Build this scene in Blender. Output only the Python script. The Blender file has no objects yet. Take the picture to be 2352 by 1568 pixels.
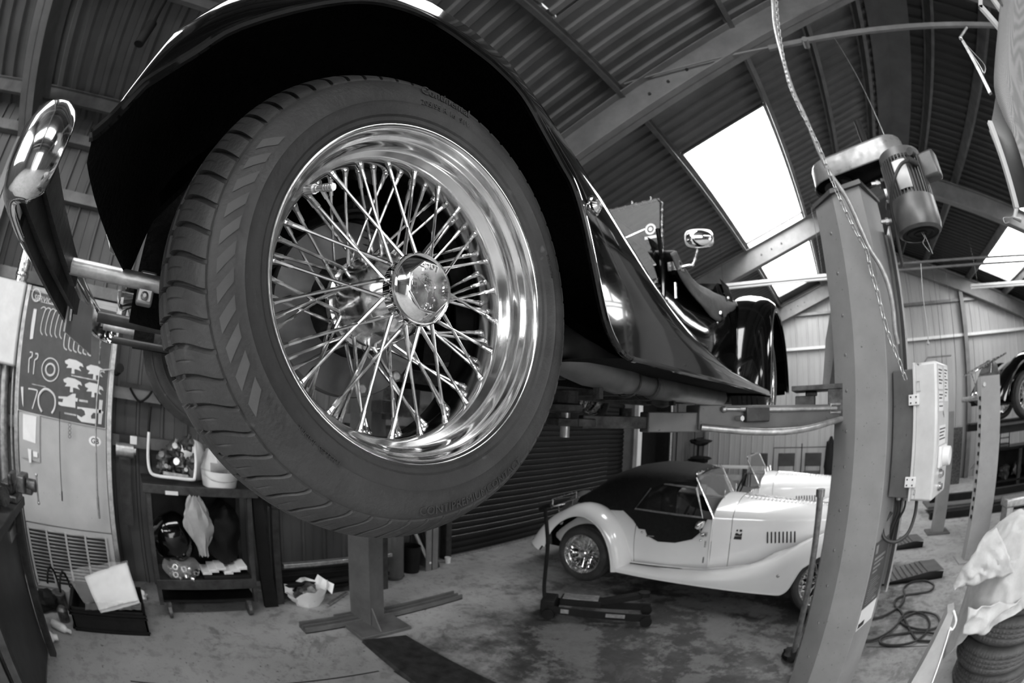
import bpy, math, random
from math import sin, cos, pi, radians, sqrt, atan2, asin, hypot
from mathutils import Vector, Matrix, Euler, noise
random.seed(7)
C = bpy.context.scene.collection
sc = bpy.context.scene

# ------------------------------------------------------------------ camera
H = 1.75                                   # eye height above the workshop floor
YAW, PITCH, ROLL = radians(41.974), radians(9.227), radians(2.751)
RC = (Matrix.Rotation(YAW, 3, 'Z') @ Matrix.Rotation(pi/2+PITCH, 3, 'X') @ Matrix.Rotation(ROLL, 3, 'Z'))
cam_d = bpy.data.cameras.new('camera'); cam = bpy.data.objects.new('camera', cam_d); C.objects.link(cam)
cam.location = (0, 0, H); cam.rotation_euler = RC.to_euler()
cam_d.type = 'PANO'
cam_d.sensor_width = 36.0; cam_d.sensor_height = 24.0
FPX = 1050.7
for holder in (cam_d, getattr(cam_d, 'cycles', None)):
    try:
        holder.panorama_type = 'FISHEYE_EQUISOLID'
        holder.fisheye_lens = FPX/2352*36.0
        holder.fisheye_fov = pi
    except Exception:
        pass
cam_d.clip_start = 0.01
cam_d.dof.use_dof = True; cam_d.dof.focus_distance = 0.60; cam_d.dof.aperture_fstop = 7.0
cam_d.lens = 16.0
sc.camera = cam

# ------------------------------------------------------------------ world, light, exposure
w = bpy.data.worlds.new('overcast_sky'); sc.world = w; w.use_nodes = True
wb = w.node_tree.nodes['Background']; wb.inputs[0].default_value = (.92, .92, .92, 1); wb.inputs[1].default_value = 1.0
sc.view_settings.view_transform = 'Standard'; sc.view_settings.look = 'None'
sc.view_settings.gamma = 1.0; sc.view_settings.use_curve_mapping = False
sc.view_settings.exposure = 0.12
SKYLIGHT = 11.0                             # daylight coming through the roof panels
DOORLIGHT = 4.0  # strength of the added doorway glow, out of view
sc.cycles.max_bounces = 8; sc.cycles.diffuse_bounces = 4; sc.cycles.glossy_bounces = 5
sc.cycles.transparent_max_bounces = 8; sc.cycles.transmission_bounces = 4
sc.cycles.sample_clamp_indirect = 4.0
sc.cycles.use_denoising = True
sc.cycles.caustics_reflective = False; sc.cycles.caustics_refractive = False

# ------------------------------------------------------------------ pixel -> point on a world plane
def ray(px, py):
    X = px-1176; Y = 784-py; r = hypot(X, Y)+1e-9
    th = 2*asin(min(1, r/(2*FPX))); s = sin(th)
    return RC @ Vector((X/r*s, Y/r*s, -cos(th)))
def at(px, py, ax, val):
    d = ray(px, py); i = 'xyz'.index(ax); t = (val-(H if i == 2 else 0))/d[i]
    return Vector((d.x*t, d.y*t, d.z*t+H))

# ------------------------------------------------------------------ mesh builder
class MB:
    def __init__(s): s.v = []; s.f = []
    def add(s, V, F):
        b = len(s.v); s.v += [Vector(p) for p in V]; s.f += [tuple(i+b for i in f) for f in F]; return s
    def merge(s, o, M=None):
        return s.add([(M @ p if M else p) for p in o.v], o.f)
    def box(s, a, b, M=None):
        x0, y0, z0 = a; x1, y1, z1 = b
        V = [Vector(p) for p in ((x0,y0,z0),(x1,y0,z0),(x1,y1,z0),(x0,y1,z0),(x0,y0,z1),(x1,y0,z1),(x1,y1,z1),(x0,y1,z1))]
        if M: V = [M @ p for p in V]
        return s.add(V, [(0,3,2,1),(4,5,6,7),(0,1,5,4),(1,2,6,5),(2,3,7,6),(3,0,4,7)])
    def cbox(s, c, sz, M=None):
        c = Vector(c); h = Vector(sz)/2
        T = Matrix.Translation(c)
        if M: T = T @ M.to_4x4()
        return s.box(tuple(-h), tuple(h), T)
    def bar(s, p0, p1, w, h=None, up=(0,0,1)):
        h = h or w; p0 = Vector(p0); p1 = Vector(p1); d = (p1-p0); L = d.length
        if L < 1e-6: return s
        d.normalize(); up = Vector(up)
        if abs(d.dot(up)) > .98: up = Vector((1,0,0))
        a = d.cross(up).normalized(); b = a.cross(d)
        V = []
        for p in (p0, p1):
            for i, j in ((-1,-1),(1,-1),(1,1),(-1,1)): V.append(p+a*(w/2*i)+b*(h/2*j))
        return s.add(V, [(0,1,2,3),(7,6,5,4),(0,4,5,1),(1,5,6,2),(2,6,7,3),(3,7,4,0)])
    def cyl(s, p0, p1, r0, r1=None, n=16, cap=True):
        r1 = r0 if r1 is None else r1; p0 = Vector(p0); p1 = Vector(p1); d = (p1-p0).normalized()
        a = d.orthogonal().normalized(); b = d.cross(a)
        V = []
        for p, r in ((p0, r0), (p1, r1)):
            for k in range(n): V.append(p+(a*cos(2*pi*k/n)+b*sin(2*pi*k/n))*r)
        F = [(k, (k+1)%n, n+(k+1)%n, n+k) for k in range(n)]
        if cap: F += [tuple(range(n-1,-1,-1)), tuple(range(n,2*n))]
        return s.add(V, F)
    def tube(s, pts, r, n=8, closed=False, sm=0):
        P = [Vector(p) for p in pts]
        if sm: P = smooth(P, sm, closed)
        m = len(P); V = []; F = []
        rr = r if isinstance(r, (list, tuple)) else [r]*m
        if len(rr) != m: rr = [rr[min(int(i/(m-1)*(len(rr)-1)+.5), len(rr)-1)] for i in range(m)]
        prev = None
        for i in range(m):
            if closed: t = P[(i+1)%m]-P[i-1]
            else: t = P[min(i+1,m-1)]-P[max(i-1,0)]
            t = t.normalized()
            a = t.orthogonal().normalized() if prev is None else (prev-t*prev.dot(t)).normalized()
            prev = a; b = t.cross(a)
            for k in range(n): V.append(P[i]+(a*cos(2*pi*k/n)+b*sin(2*pi*k/n))*rr[i])
        for i in range(m if closed else m-1):
            j = (i+1)%m
            for k in range(n): F.append((i*n+k, i*n+(k+1)%n, j*n+(k+1)%n, j*n+k))
        if not closed: F += [tuple(range(n-1,-1,-1)), tuple((m-1)*n+k for k in range(n))]
        return s.add(V, F)
    def lathe(s, prof, n=32, M=None, closed=False):
        V = []; F = []; m = len(prof)
        for k in range(n):
            c, q = cos(2*pi*k/n), sin(2*pi*k/n)
            for r, h in prof: V.append(Vector((r*c, r*q, h)))
        for k in range(n):
            k2 = (k+1)%n
            for i in range(m if closed else m-1):
                j = (i+1)%m
                F.append((k*m+i, k2*m+i, k2*m+j, k*m+j))
        if M: V = [M @ p for p in V]
        return s.add(V, F)
    def grid(s, rows, cu=False, cv=False):
        n = len(rows[0]); m = len(rows)
        V = [p for r in rows for p in r]; F = []
        for i in range(m if cu else m-1):
            i2 = (i+1)%m
            for k in range(n if cv else n-1):
                k2 = (k+1)%n
                F.append((i*n+k, i*n+k2, i2*n+k2, i2*n+k))
        return s.add(V, F)
    def prism(s, pts, z0, z1, M=None):
        n = len(pts)
        V = [Vector((x, y, z0)) for x, y in pts]+[Vector((x, y, z1)) for x, y in pts]
        if M: V = [M @ p for p in V]
        F = [(k, (k+1)%n, n+(k+1)%n, n+k) for k in range(n)]+[tuple(range(n-1,-1,-1)), tuple(range(n,2*n))]
        return s.add(V, F)
    def ball(s, c, r, n=12, m=8, sc_=(1,1,1), M=None):
        rows = []
        for i in range(m+1):
            a = pi*i/m
            rows.append([Vector(c)+((M @ Vector((sin(a)*cos(2*pi*k/n)*sc_[0], sin(a)*sin(2*pi*k/n)*sc_[1], cos(a)*sc_[2]))) if M else Vector((sin(a)*cos(2*pi*k/n)*sc_[0], sin(a)*sin(2*pi*k/n)*sc_[1], cos(a)*sc_[2])))*r for k in range(n)])
        return s.grid(rows, cv=True)
def smooth(P, k, closed=False):
    out = []; n = len(P)
    for i in range(n if closed else n-1):
        g = lambda j: P[j%n] if closed else P[max(0, min(n-1, j))]
        p0, p1, p2, p3 = g(i-1), g(i), g(i+1), g(i+2)
        for q in range(k):
            t = q/k
            out.append(.5*((2*p1)+(p2-p0)*t+(2*p0-5*p1+4*p2-p3)*t*t+(3*p1-p0-3*p2+p3)*t*t*t))
    if not closed: out.append(P[-1])
    return out
def interp(tab, x):
    tab = sorted(tab)
    if x <= tab[0][0]: return tab[0][1]
    for (a, va), (b, vb) in zip(tab, tab[1:]):
        if x <= b: return va+(vb-va)*(x-a)/(b-a+1e-12)
    return tab[-1][1]
def frame(loc, z, xhint=(0,0,1)):
    z = Vector(z).normalized(); x = Vector(xhint); x = (x-z*x.dot(z)).normalized(); y = z.cross(x)
    M = Matrix((x, y, z)).transposed().to_4x4(); M.translation = Vector(loc); return M

WM = {}
def finish(mb, name, m, smooth_=True, ang=35, Minv=None):
    me = bpy.data.meshes.new(name)
    V = [tuple(Minv @ p) for p in mb.v] if Minv is not None else [tuple(p) for p in mb.v]
    me.from_pydata(V, [], mb.f)
    if m: me.materials.append(m)
    if smooth_:
        me.polygons.foreach_set('use_smooth', [True]*len(me.polygons))
        try: me.set_sharp_from_angle(angle=radians(ang))
        except Exception: pass
    me.update(); return me
def tagp(o, label=None, cat=None, group=None, kind=None):
    if label: o['label'] = label
    if cat: o['category'] = cat
    if group: o['group'] = group
    if kind: o['kind'] = kind
    return o
def thing(name, label, cat, loc=(0,0,0), rz=0, group=None, kind=None, M=None):
    o = bpy.data.objects.new(name, None); C.objects.link(o); o.empty_display_size = .1
    if M is None: M = Matrix.Translation(Vector(loc)) @ Matrix.Rotation(rz, 4, 'Z')
    o.matrix_world = M; WM[o.name] = M.copy()
    return tagp(o, label, cat, group, kind)
def part(name, mb, m, parent, local=False, smooth_=True, ang=35, bevel=0, solid=0, label=None, kind=None, sub=0):
    P = WM[parent.name]
    me = finish(mb, name, m, smooth_, ang, None if local else P.inverted())
    o = bpy.data.objects.new(name, me); C.objects.link(o); o.parent = parent
    WM[o.name] = P.copy()
    mods(o, bevel, solid, sub)
    return tagp(o, label, kind=kind)
def parts(name, mbs, m, parent, **k): return [part(name, q, m, parent, **k) for q in mbs]
def mods(o, bevel, solid=0, sub=0):
    if solid:
        md = o.modifiers.new('thickness', 'SOLIDIFY'); md.thickness = abs(solid); md.offset = -1 if solid > 0 else 1
    if bevel:
        md = o.modifiers.new('edge', 'BEVEL'); md.width = bevel; md.segments = 2; md.limit_method = 'ANGLE'; md.angle_limit = radians(40)
    if sub:
        md = o.modifiers.new('sub', 'SUBSURF'); md.levels = sub; md.render_levels = sub
def solo(name, label, cat, mb, m, group=None, kind=None, bevel=0, solid=0, smooth_=True, ang=35, sub=0):
    xs = [p.x for p in mb.v]; ys = [p.y for p in mb.v]; zs = [p.z for p in mb.v]
    M = Matrix.Translation(Vector(((min(xs)+max(xs))/2, (min(ys)+max(ys))/2, min(zs))))
    me = finish(mb, name, m, smooth_, ang, M.inverted())
    o = bpy.data.objects.new(name, me); C.objects.link(o); o.matrix_world = M; WM[o.name] = M
    mods(o, bevel, solid, sub)
    return tagp(o, label, cat, group, kind)
def struct(name, mb, m, parent=None, **k):
    if parent: return part(name, mb, m, parent, **k)
    o = solo(name, k.pop('label', None), None, mb, m, kind='structure', **k); return o
def link_copy(o, parent, M=None):
    c = o.copy(); C.objects.link(c); c.parent = parent
    if M is not None: c.matrix_basis = M
    WM[c.name] = WM[o.name]
    return c
def dup(root, M, label=None):
    r = root.copy(); C.objects.link(r); r.matrix_world = M; WM[r.name] = M
    if label: r['label'] = label
    for ch in list(root.children):
        c = ch.copy(); C.objects.link(c); c.parent = r
        for g in list(ch.children):
            d = g.copy(); C.objects.link(d); d.parent = c
    return r
def text_mb(txt, size=1.0, depth=.001, ext=0):
    cu = bpy.data.curves.new('t', 'FONT'); cu.body = txt; cu.size = size; cu.extrude = depth; cu.align_x = 'CENTER'; cu.align_y = 'CENTER'; cu.resolution_u = 2
    cu.offset = ext
    o = bpy.data.objects.new('t', cu); C.objects.link(o)
    dg = bpy.context.evaluated_depsgraph_get(); me = o.evaluated_get(dg).to_mesh()
    mb = MB(); mb.add([v.co.copy() for v in me.vertices], [tuple(p.vertices) for p in me.polygons])
    o.evaluated_get(dg).to_mesh_clear(); bpy.data.objects.remove(o); bpy.data.curves.remove(cu)
    return mb

# ------------------------------------------------------------------ materials
def mat(name, g, rough=.6, metal=0., var=0., vscale=8., bump=0., bscale=60., coat=0., spec=.5, speck=None, alpha=1., det=6, stretch=None, rvar=0.):
    m = bpy.data.materials.new(name); m.use_nodes = True; nt = m.node_tree; N = nt.nodes; L = nt.links
    b = N['Principled BSDF']; b.inputs['Base Color'].default_value = (g, g, g, 1)
    b.inputs['Roughness'].default_value = rough; b.inputs['Metallic'].default_value = metal
    b.inputs['Specular IOR Level'].default_value = spec; b.inputs['Coat Weight'].default_value = coat; b.inputs['Coat Roughness'].default_value = .04
    b.inputs['Alpha'].default_value = alpha
    if var or bump or speck or rvar:
        tc = N.new('ShaderNodeTexCoord'); src = tc.outputs['Object']
        if stretch:
            mp = N.new('ShaderNodeMapping'); mp.inputs['Scale'].default_value = stretch; L.new(src, mp.inputs[0]); src = mp.outputs[0]
    if var:
        n = N.new('ShaderNodeTexNoise'); n.inputs['Scale'].default_value = vscale; n.inputs['Detail'].default_value = det; n.inputs['Roughness'].default_value = .62; L.new(src, n.inputs['Vector'])
        r = N.new('ShaderNodeMapRange'); r.inputs[1].default_value = .3; r.inputs[2].default_value = .7
        r.inputs[3].default_value = max(0, g*(1-var)); r.inputs[4].default_value = min(1, g*(1+var)); L.new(n.outputs[0], r.inputs[0])
        out = r.outputs[0]
        if speck:
            n2 = N.new('ShaderNodeTexNoise'); n2.inputs['Scale'].default_value = speck[0]; n2.inputs['Detail'].default_value = 2; L.new(src, n2.inputs['Vector'])
            r2 = N.new('ShaderNodeMapRange'); r2.inputs[1].default_value = speck[1]; r2.inputs[2].default_value = speck[1]+.06; L.new(n2.outputs[0], r2.inputs[0])
            mx = N.new('ShaderNodeMix'); mx.data_type = 'FLOAT'; L.new(r2.outputs[0], mx.inputs[0]); L.new(out, mx.inputs[2]); mx.inputs[3].default_value = speck[2]; out = mx.outputs[0]
        cc = N.new('ShaderNodeCombineColor'); [L.new(out, cc.inputs[i]) for i in range(3)]; L.new(cc.outputs[0], b.inputs['Base Color'])
    if rvar:
        n = N.new('ShaderNodeTexNoise'); n.inputs['Scale'].default_value = vscale*1.7; n.inputs['Detail'].default_value = 5; L.new(src, n.inputs['Vector'])
        r = N.new('ShaderNodeMapRange'); r.inputs[1].default_value = .35; r.inputs[2].default_value = .65; r.inputs[3].default_value = max(0, rough-rvar); r.inputs[4].default_value = rough+rvar
        L.new(n.outputs[0], r.inputs[0]); L.new(r.outputs[0], b.inputs['Roughness'])
    if bump:
        n = N.new('ShaderNodeTexNoise'); n.inputs['Scale'].default_value = bscale; n.inputs['Detail'].default_value = 4; L.new(src, n.inputs['Vector'])
        bp = N.new('ShaderNodeBump'); bp.inputs['Strength'].default_value = bump; bp.inputs['Distance'].default_value = .01; L.new(n.outputs[0], bp.inputs['Height']); L.new(bp.outputs[0], b.inputs['Normal'])
    return m
def emis(name, s, g=1.):
    m = bpy.data.materials.new(name); m.use_nodes = True; nt = m.node_tree; N = nt.nodes
    b = N['Principled BSDF']; b.inputs['Base Color'].default_value = (.8, .8, .8, 1); b.inputs['Emission Color'].default_value = (g, g, g, 1); b.inputs['Emission Strength'].default_value = s
    return m
def glass(name, a=.25, g=.8):
    m = bpy.data.materials.new(name); m.use_nodes = True; b = m.node_tree.nodes['Principled BSDF']
    b.inputs['Base Color'].default_value = (g, g, g, 1); b.inputs['Roughness'].default_value = .03; b.inputs['Alpha'].default_value = a; b.inputs['Coat Weight'].default_value = .5
    return m
M_ = dict(
  chrome=mat('chrome', .86, .08, 1., var=.06, vscale=20, rvar=.03),
  satin=mat('polished_spokes', .70, .16, 1., var=.1, vscale=30, rvar=.05),
  rimc=mat('polished_rim', .82, .15, 1., var=.12, vscale=16, rvar=.05),
  chrome2=mat('worn_chrome', .62, .22, 1., var=.3, vscale=30, rvar=.1),
  steel=mat('steel', .42, .42, .85, var=.35, vscale=25, bump=.1),
  darksteel=mat('dark_steel', .04, .5, .4, var=.5, vscale=14, bump=.15),
  rubber=mat('tyre_rubber', .040, .58, 0, var=.45, vscale=7, bump=.15, bscale=180, rvar=.12, speck=(30,.70,.09), spec=.4),
  rubber2=mat('worn_tyre_rubber', .062, .6, 0, var=.3, vscale=9, bump=.1),
  black=mat('black_car_paint', .002, .10, 0, coat=.75, spec=.25),
  white=mat('white_car_paint', .80, .2, 0, coat=.8, var=.03, vscale=3),
  under=mat('black_underseal', .003, .8, 0, var=.6, vscale=40, bump=.5, bscale=120, spec=.15),
  undergrime=mat('grimy_chassis_metal', .05, .6, .4, var=.8, vscale=18, bump=.4, bscale=60),
  fabric=mat('black_hood_fabric', .011, .85, 0, var=.3, vscale=30, bump=.2, bscale=300, spec=.2),
  blackmat=mat('matt_black', .008, .65, 0, var=.4, vscale=10, spec=.22),
  post=mat('grey_lift_paint', .22, .42, 0, var=.14, vscale=4, speck=(90,.70,.06), bump=.05, bscale=90),
  postdk=mat('dark_lift_paint', .085, .45, 0, var=.3, vscale=6, speck=(70,.7,.02)),
  post2=mat('pale_lift_paint', .30, .45, 0, var=.1, vscale=5, speck=(60,.7,.08)),
  boxw=mat('cream_enclosure_paint', .50, .4, 0, var=.1, vscale=9, speck=(24,.69,.12), bump=.05),
  motor=mat('motor_grey_paint', .095, .38, .3, var=.25, vscale=12),
  alu=mat('pressed_alloy', .20, .35, .35, var=.25, vscale=9, rvar=.12),
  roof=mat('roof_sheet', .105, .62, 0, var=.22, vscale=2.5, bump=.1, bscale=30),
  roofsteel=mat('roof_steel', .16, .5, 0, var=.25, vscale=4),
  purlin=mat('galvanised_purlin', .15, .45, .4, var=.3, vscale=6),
  roof_shaded=mat('shaded_roof_sheet', .020, .62, 0, var=.22, vscale=2.5, bump=.1, bscale=30),  # same sheeting, with the right slope's shade put into its colour
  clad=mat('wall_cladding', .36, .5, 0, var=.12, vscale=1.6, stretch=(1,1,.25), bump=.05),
  clad2=mat('shaded_wall_cladding', .10, .6, 0, var=.35, vscale=2.2, stretch=(1,1,.3)),  # wall cladding with the dim light of these walls put into its colour
  slat=mat('roller_door_slat', .012, .7, .0, var=.35, vscale=3, stretch=(1,.3,1), spec=.12),
  skylight=emis('backlit_roof_panel', SKYLIGHT),
  daylight=emis('added_doorway_glow', DOORLIGHT),
  white_paper=mat('white_paper', .8, .7, 0, var=.06, vscale=10),
  plastic=mat('clear_plastic_film', .75, .25, 0, var=.12, vscale=14, bump=.4, bscale=18),
  whitepl=mat('white_plastic', .68, .4, 0, var=.1, vscale=8),
  cab=mat('grey_cabinet_paint', .40, .42, 0, var=.09, vscale=5, speck=(40,.72,.15)),
  cabdk=mat('slot_shade', .012, .8),  # near-black stands for the shade inside grille and louvre slots
  boardbk=mat('board_dark_print', .06, .5, 0, var=.2, vscale=12),
  print=mat('pale_print', .66, .5, 0, var=.06),
  ink=mat('black_ink', .02, .5),
  cable=mat('black_cable', .02, .5),
  hose=mat('grey_hose', .34, .4, .5, var=.3, vscale=40),
  cloth=mat('grubby_white_cloth', .50, .85, 0, var=.2, vscale=7, bump=.3, bscale=160),
  card=mat('cardboard', .28, .7, 0, var=.15, vscale=10),
  crate=mat('black_crate', .008, .6, 0, var=.4, vscale=20, spec=.2),
  gunmetal=mat('oily_metal', .10, .42, .6, var=.7, vscale=25, bump=.3, bscale=40),
  bright=mat('bright_metal', .7, .25, 1., var=.3, vscale=40),
  bench=mat('bench_paint', .035, .5, 0, var=.4, vscale=7),
  greyplast=mat('grey_bag_film', .30, .4, 0, var=.2, vscale=9, bump=.3, bscale=25),
  skin=mat('grey_disc', .17, .42, .6, var=.3, vscale=10),
  seat=mat('dark_upholstery', .03, .7, 0, var=.3),
  canvas=mat('grey_canvas', .10, .8, 0, var=.2, vscale=14, bump=.2, bscale=200),
)
def dirty(name, s):
    m = emis(name, s); nt = m.node_tree; N = nt.nodes; L = nt.links; b = N['Principled BSDF']; tc = N.new('ShaderNodeTexCoord')
    n = N.new('ShaderNodeTexNoise'); n.inputs['Scale'].default_value = 7; n.inputs['Detail'].default_value = 8; n.inputs['Roughness'].default_value = .75; L.new(tc.outputs['Object'], n.inputs['Vector'])
    r = N.new('ShaderNodeMapRange'); r.inputs[1].default_value = .60; r.inputs[2].default_value = .66; r.inputs[3].default_value = s; r.inputs[4].default_value = s*.06; L.new(n.outputs[0], r.inputs[0]); L.new(r.outputs[0], b.inputs['Emission Strength'])
    return m
M_['skydirt'] = dirty('leaf_strewn_roof_panel', SKYLIGHT)      # leaves and moss lying on the panel block the daylight
M_['glass'] = glass('windscreen_glass', .22, .55)
M_['glassdk'] = glass('dim_interior_glass', .78, .015)  # blackened: the dim car interior is put into the glass
M_['clear'] = glass('clear_polythene', .16, .85)

# ------------------------------------------------------------------ the building
XL, XR, YN, YF = -4.0, 7.4, -6.2, 12.2
XRIDGE = 1.7
def roofz(x): return 5.304+.38*x if x <= XRIDGE else 6.596-.38*x
# floor: concrete, with oil stains that have a shape of their own
def floor_mat():
    m = bpy.data.materials.new('stained_concrete'); m.use_nodes = True; nt = m.node_tree; N = nt.nodes; L = nt.links
    b = N['Principled BSDF']; tc = N.new('ShaderNodeTexCoord'); S = tc.outputs['Object']
    def no(s, d=6, r=.6, dist=0.):
        n = N.new('ShaderNodeTexNoise'); n.inputs['Scale'].default_value = s; n.inputs['Detail'].default_value = d; n.inputs['Roughness'].default_value = r; n.inputs['Distortion'].default_value = dist; L.new(S, n.inputs['Vector']); return n.outputs[0]
    def mr(x, a, b_, c, d):
        r = N.new('ShaderNodeMapRange'); r.inputs[1].default_value = a; r.inputs[2].default_value = b_; r.inputs[3].default_value = c; r.inputs[4].default_value = d; L.new(x, r.inputs[0]); return r.outputs[0]
    def mix(f, a, b_):
        x = N.new('ShaderNodeMix'); x.data_type = 'FLOAT'; L.new(f, x.inputs[0])
        for i, q in ((2, a), (3, b_)):
            if isinstance(q, float): x.inputs[i].default_value = q
            else: L.new(q, x.inputs[i])
        return x.outputs[0]
    def blob(cx, cy, r0, r1):      # an oil stain around one spot on the floor
        v = N.new('ShaderNodeVectorMath'); v.operation = 'DISTANCE'; L.new(S, v.inputs[0]); v.inputs[1].default_value = (cx, cy, 0)
        a = N.new('ShaderNodeMath'); a.operation = 'ADD'; L.new(v.outputs['Value'], a.inputs[0]); L.new(mr(no(2.2, 7, .65), .3, .7, -.7, .7), a.inputs[1])
        return mr(a.outputs[0], r0, r1, 1., 0.)
    base = mr(no(1.3, 8, .6), .3, .7, .24, .33)
    base = mix(mr(no(9, 8, .7), .52, .6, 0., .45), base, .13)
    base = mix(mr(no(26, 4, .6), .655, .70, 0., .85), base, .035)
    st = blob(-1.9-1.7, 2.9-3.0, .3, 1.2)   # object origin sits at the floor's centre
    pm = mr(no(2.3, 9, .74, .0), .46, .52, 0., 1.)         # patchy edge of the soaked-in oil
    zone = N.new('ShaderNodeMath'); zone.operation = 'MAXIMUM'; L.new(blob(-1.0-1.7, 3.0-3.0, 1.0, 1.9), zone.inputs[0]); L.new(blob(-.6-1.7, 4.6-3.0, 1.4, 2.2), zone.inputs[1])
    z2 = zone.outputs[0]
    base = mix(mr(z2, 0, 1, 0., .75), base, .062)
    stn = N.new('ShaderNodeMath'); stn.operation = 'MULTIPLY'; L.new(z2, stn.inputs[0]); L.new(pm, stn.inputs[1])
    base = mix(mr(stn.outputs[0], 0, 1, 0., .85), base, .014)
    base = mix(mr(no(3.2, 9, .72, .6), .56, .62, 0., .5), base, .075)
    base = mix(mr(no(70, 3, .6), .66, .70, 0., .7), base, .05)
    cc = N.new('ShaderNodeCombineColor'); [L.new(base, cc.inputs[i]) for i in range(3)]; L.new(cc.outputs[0], b.inputs['Base Color'])
    L.new(mr(no(4, 5), .35, .65, .5, .8), b.inputs['Roughness'])
    bp = N.new('ShaderNodeBump'); bp.inputs['Strength'].default_value = .25; bp.inputs['Distance'].default_value = .01; L.new(no(35, 6, .7), bp.inputs['Height']); L.new(bp.outputs[0], b.inputs['Normal'])
    return m
fl = MB(); fl.box((XL, YN, -.12), (XR, YF, 0)); struct('floor', fl, floor_mat(), smooth_=False)
# (centre of the floor is x 1.7, y 3.0)
jn = MB()
for a_, b_ in (((300,1564),(870,1541)), ((905,1541),(945,1567)), ((1990,1485),(2200,1478))):
    A_ = at(a_[0],a_[1],'z',0); B_ = at(b_[0],b_[1],'z',0); A_.z = B_.z = .001; jn.bar(A_, B_, .012, .002)
tj = struct('trim_1', jn, M_['ink'], smooth_=False); tj['label'] = 'dark joint lines in the concrete floor'

# roof sheeting: trapezoid ribs run down the slope, each sheet an object of its own
def rib_profile(L, pitch=.17, d=.032, a=.3):
    pts = [(0, 0)]; y = 0
    while y < L-1e-6:
        for f, h in ((a, 0), (a+.12, d), (.88, d), (1., 0)): pts.append((min(L, y+pitch*f), h))
        y += pitch
    return pts
def roof_sheet(x0, x1, y0, y1):
    mb = MB(); rows = []
    for x in (x0, x1):
        rows.append([Vector((x, y0+u, roofz(x)+h)) for u, h in rib_profile(y1-y0)])
    mb.grid(rows); return mb
ceil_root = thing('ceiling', None, None, (XRIDGE, 3, 5.95), kind='structure')
SK_L, SK_R = (-1.46, -.32), (4.35, 5.45)
SKY_Y = [(4.42, 7.58), (7.6, 11.5), (-5.9, -1.9), (-1.5, 1.2)]  # last two lie out of view, put in to raise the light
y = YN; first = {}
while y < YF-1e-3:
    y1 = min(y+1.02, YF)
    for (xa, xb, side) in ((XL-.1, SK_L[0], 0), (SK_L[0], SK_L[1], 1), (SK_L[1], XRIDGE, 0), (XRIDGE, SK_R[0], 0), (SK_R[0], SK_R[1], 2), (SK_R[1], XR+.1, 0)):
        segs = [(y, y1)]
        if side:
            sk = SKY_Y if side == 1 else [(-5.5, -1.9), (-1.4, 1.4), (3.3, 5.0), (7.0, 11.3)]  # right slope: all but the last are unseen, added for light
            new = []
            for a, b in segs:
                cur = a
                for s0, s1 in sorted(sk):
                    if s1 <= cur or s0 >= b: continue
                    if s0 > cur: new.append((cur, s0))
                    cur = max(cur, min(b, s1))
                if cur < b: new.append((cur, b))
            segs = new
        for a, b in segs:
            if b-a > .03: part('roof_sheet', roof_sheet(xa, xb, a, b), M_['roof' if xa < XRIDGE-.1 else 'roof_shaded'], ceil_root, smooth_=False)
    y = y1
# skylights: translucent corrugated panels, daylight behind; those out of view are added for light
n = 1
for (xs, ys) in ((SK_L, SKY_Y), (SK_R, [(-5.5, -1.9), (-1.4, 1.4), (3.3, 5.0), (7.0, 11.3)])):
    for (a, b) in ys:
        rt = thing('window_%d' % n, None, None, ((xs[0]+xs[1])/2, (a+b)/2, roofz((xs[0]+xs[1])/2)), kind='structure'); n += 1
        yy = a
        while yy < b-.02:
            y2 = min(b, yy+1.0)
            mb = MB(); mb.grid([[Vector((x, yy+u, roofz(x)+.015+h*.6)) for u, h in rib_profile(y2-yy)] for x in xs])
            part('pane', mb, M_['skydirt' if xs is SK_R else 'skylight'], rt, smooth_=False); yy = y2
        fr = MB()
        for x in xs: fr.bar((x, a, roofz(x)-.005), (x, b, roofz(x)-.005), .03, .03)
        for q in (a, b): fr.bar((xs[0], q, roofz(xs[0])-.005), (xs[1], q, roofz(xs[1])-.005), .03, .03)
        part('frame', fr, M_['purlin'], rt, smooth_=False)
# purlins (Z sections)
def purlin(x, y0, y1):
    mb = MB(); z = roofz(x)-.012; d = .15
    prof = [(-.035, 0), (.03, 0), (.03, -.006), (-.004, -.006), (.012, -d+.004), (.055, -d+.004), (.055, -d), (.006, -d), (-.012, -.008), (-.035, -.008)]
    mb.prism([(a, b) for a, b in prof], y0, y1, Matrix(((1,0,0,x),(0,0,1,0),(0,1,0,z),(0,0,0,1))))
    return mb
for x in (-3.7, -2.62, -1.5, -.28, .5, 1.22, 2.22, 2.93, 4.28, 5.5, 6.5, 7.2):
    part('purlin', purlin(x, YN, YF-.02), M_['purlin'], ceil_root, smooth_=False)
part('ridge_cap', MB().prism([(-.3,-.14),(0,-.02),(.3,-.14),(0,.0)], YN, YF, Matrix(((1,0,0,XRIDGE),(0,0,1,0),(0,1,0,roofz(XRIDGE)-.01),(0,0,0,1)))), M_['roof'], ceil_root, smooth_=False)
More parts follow.
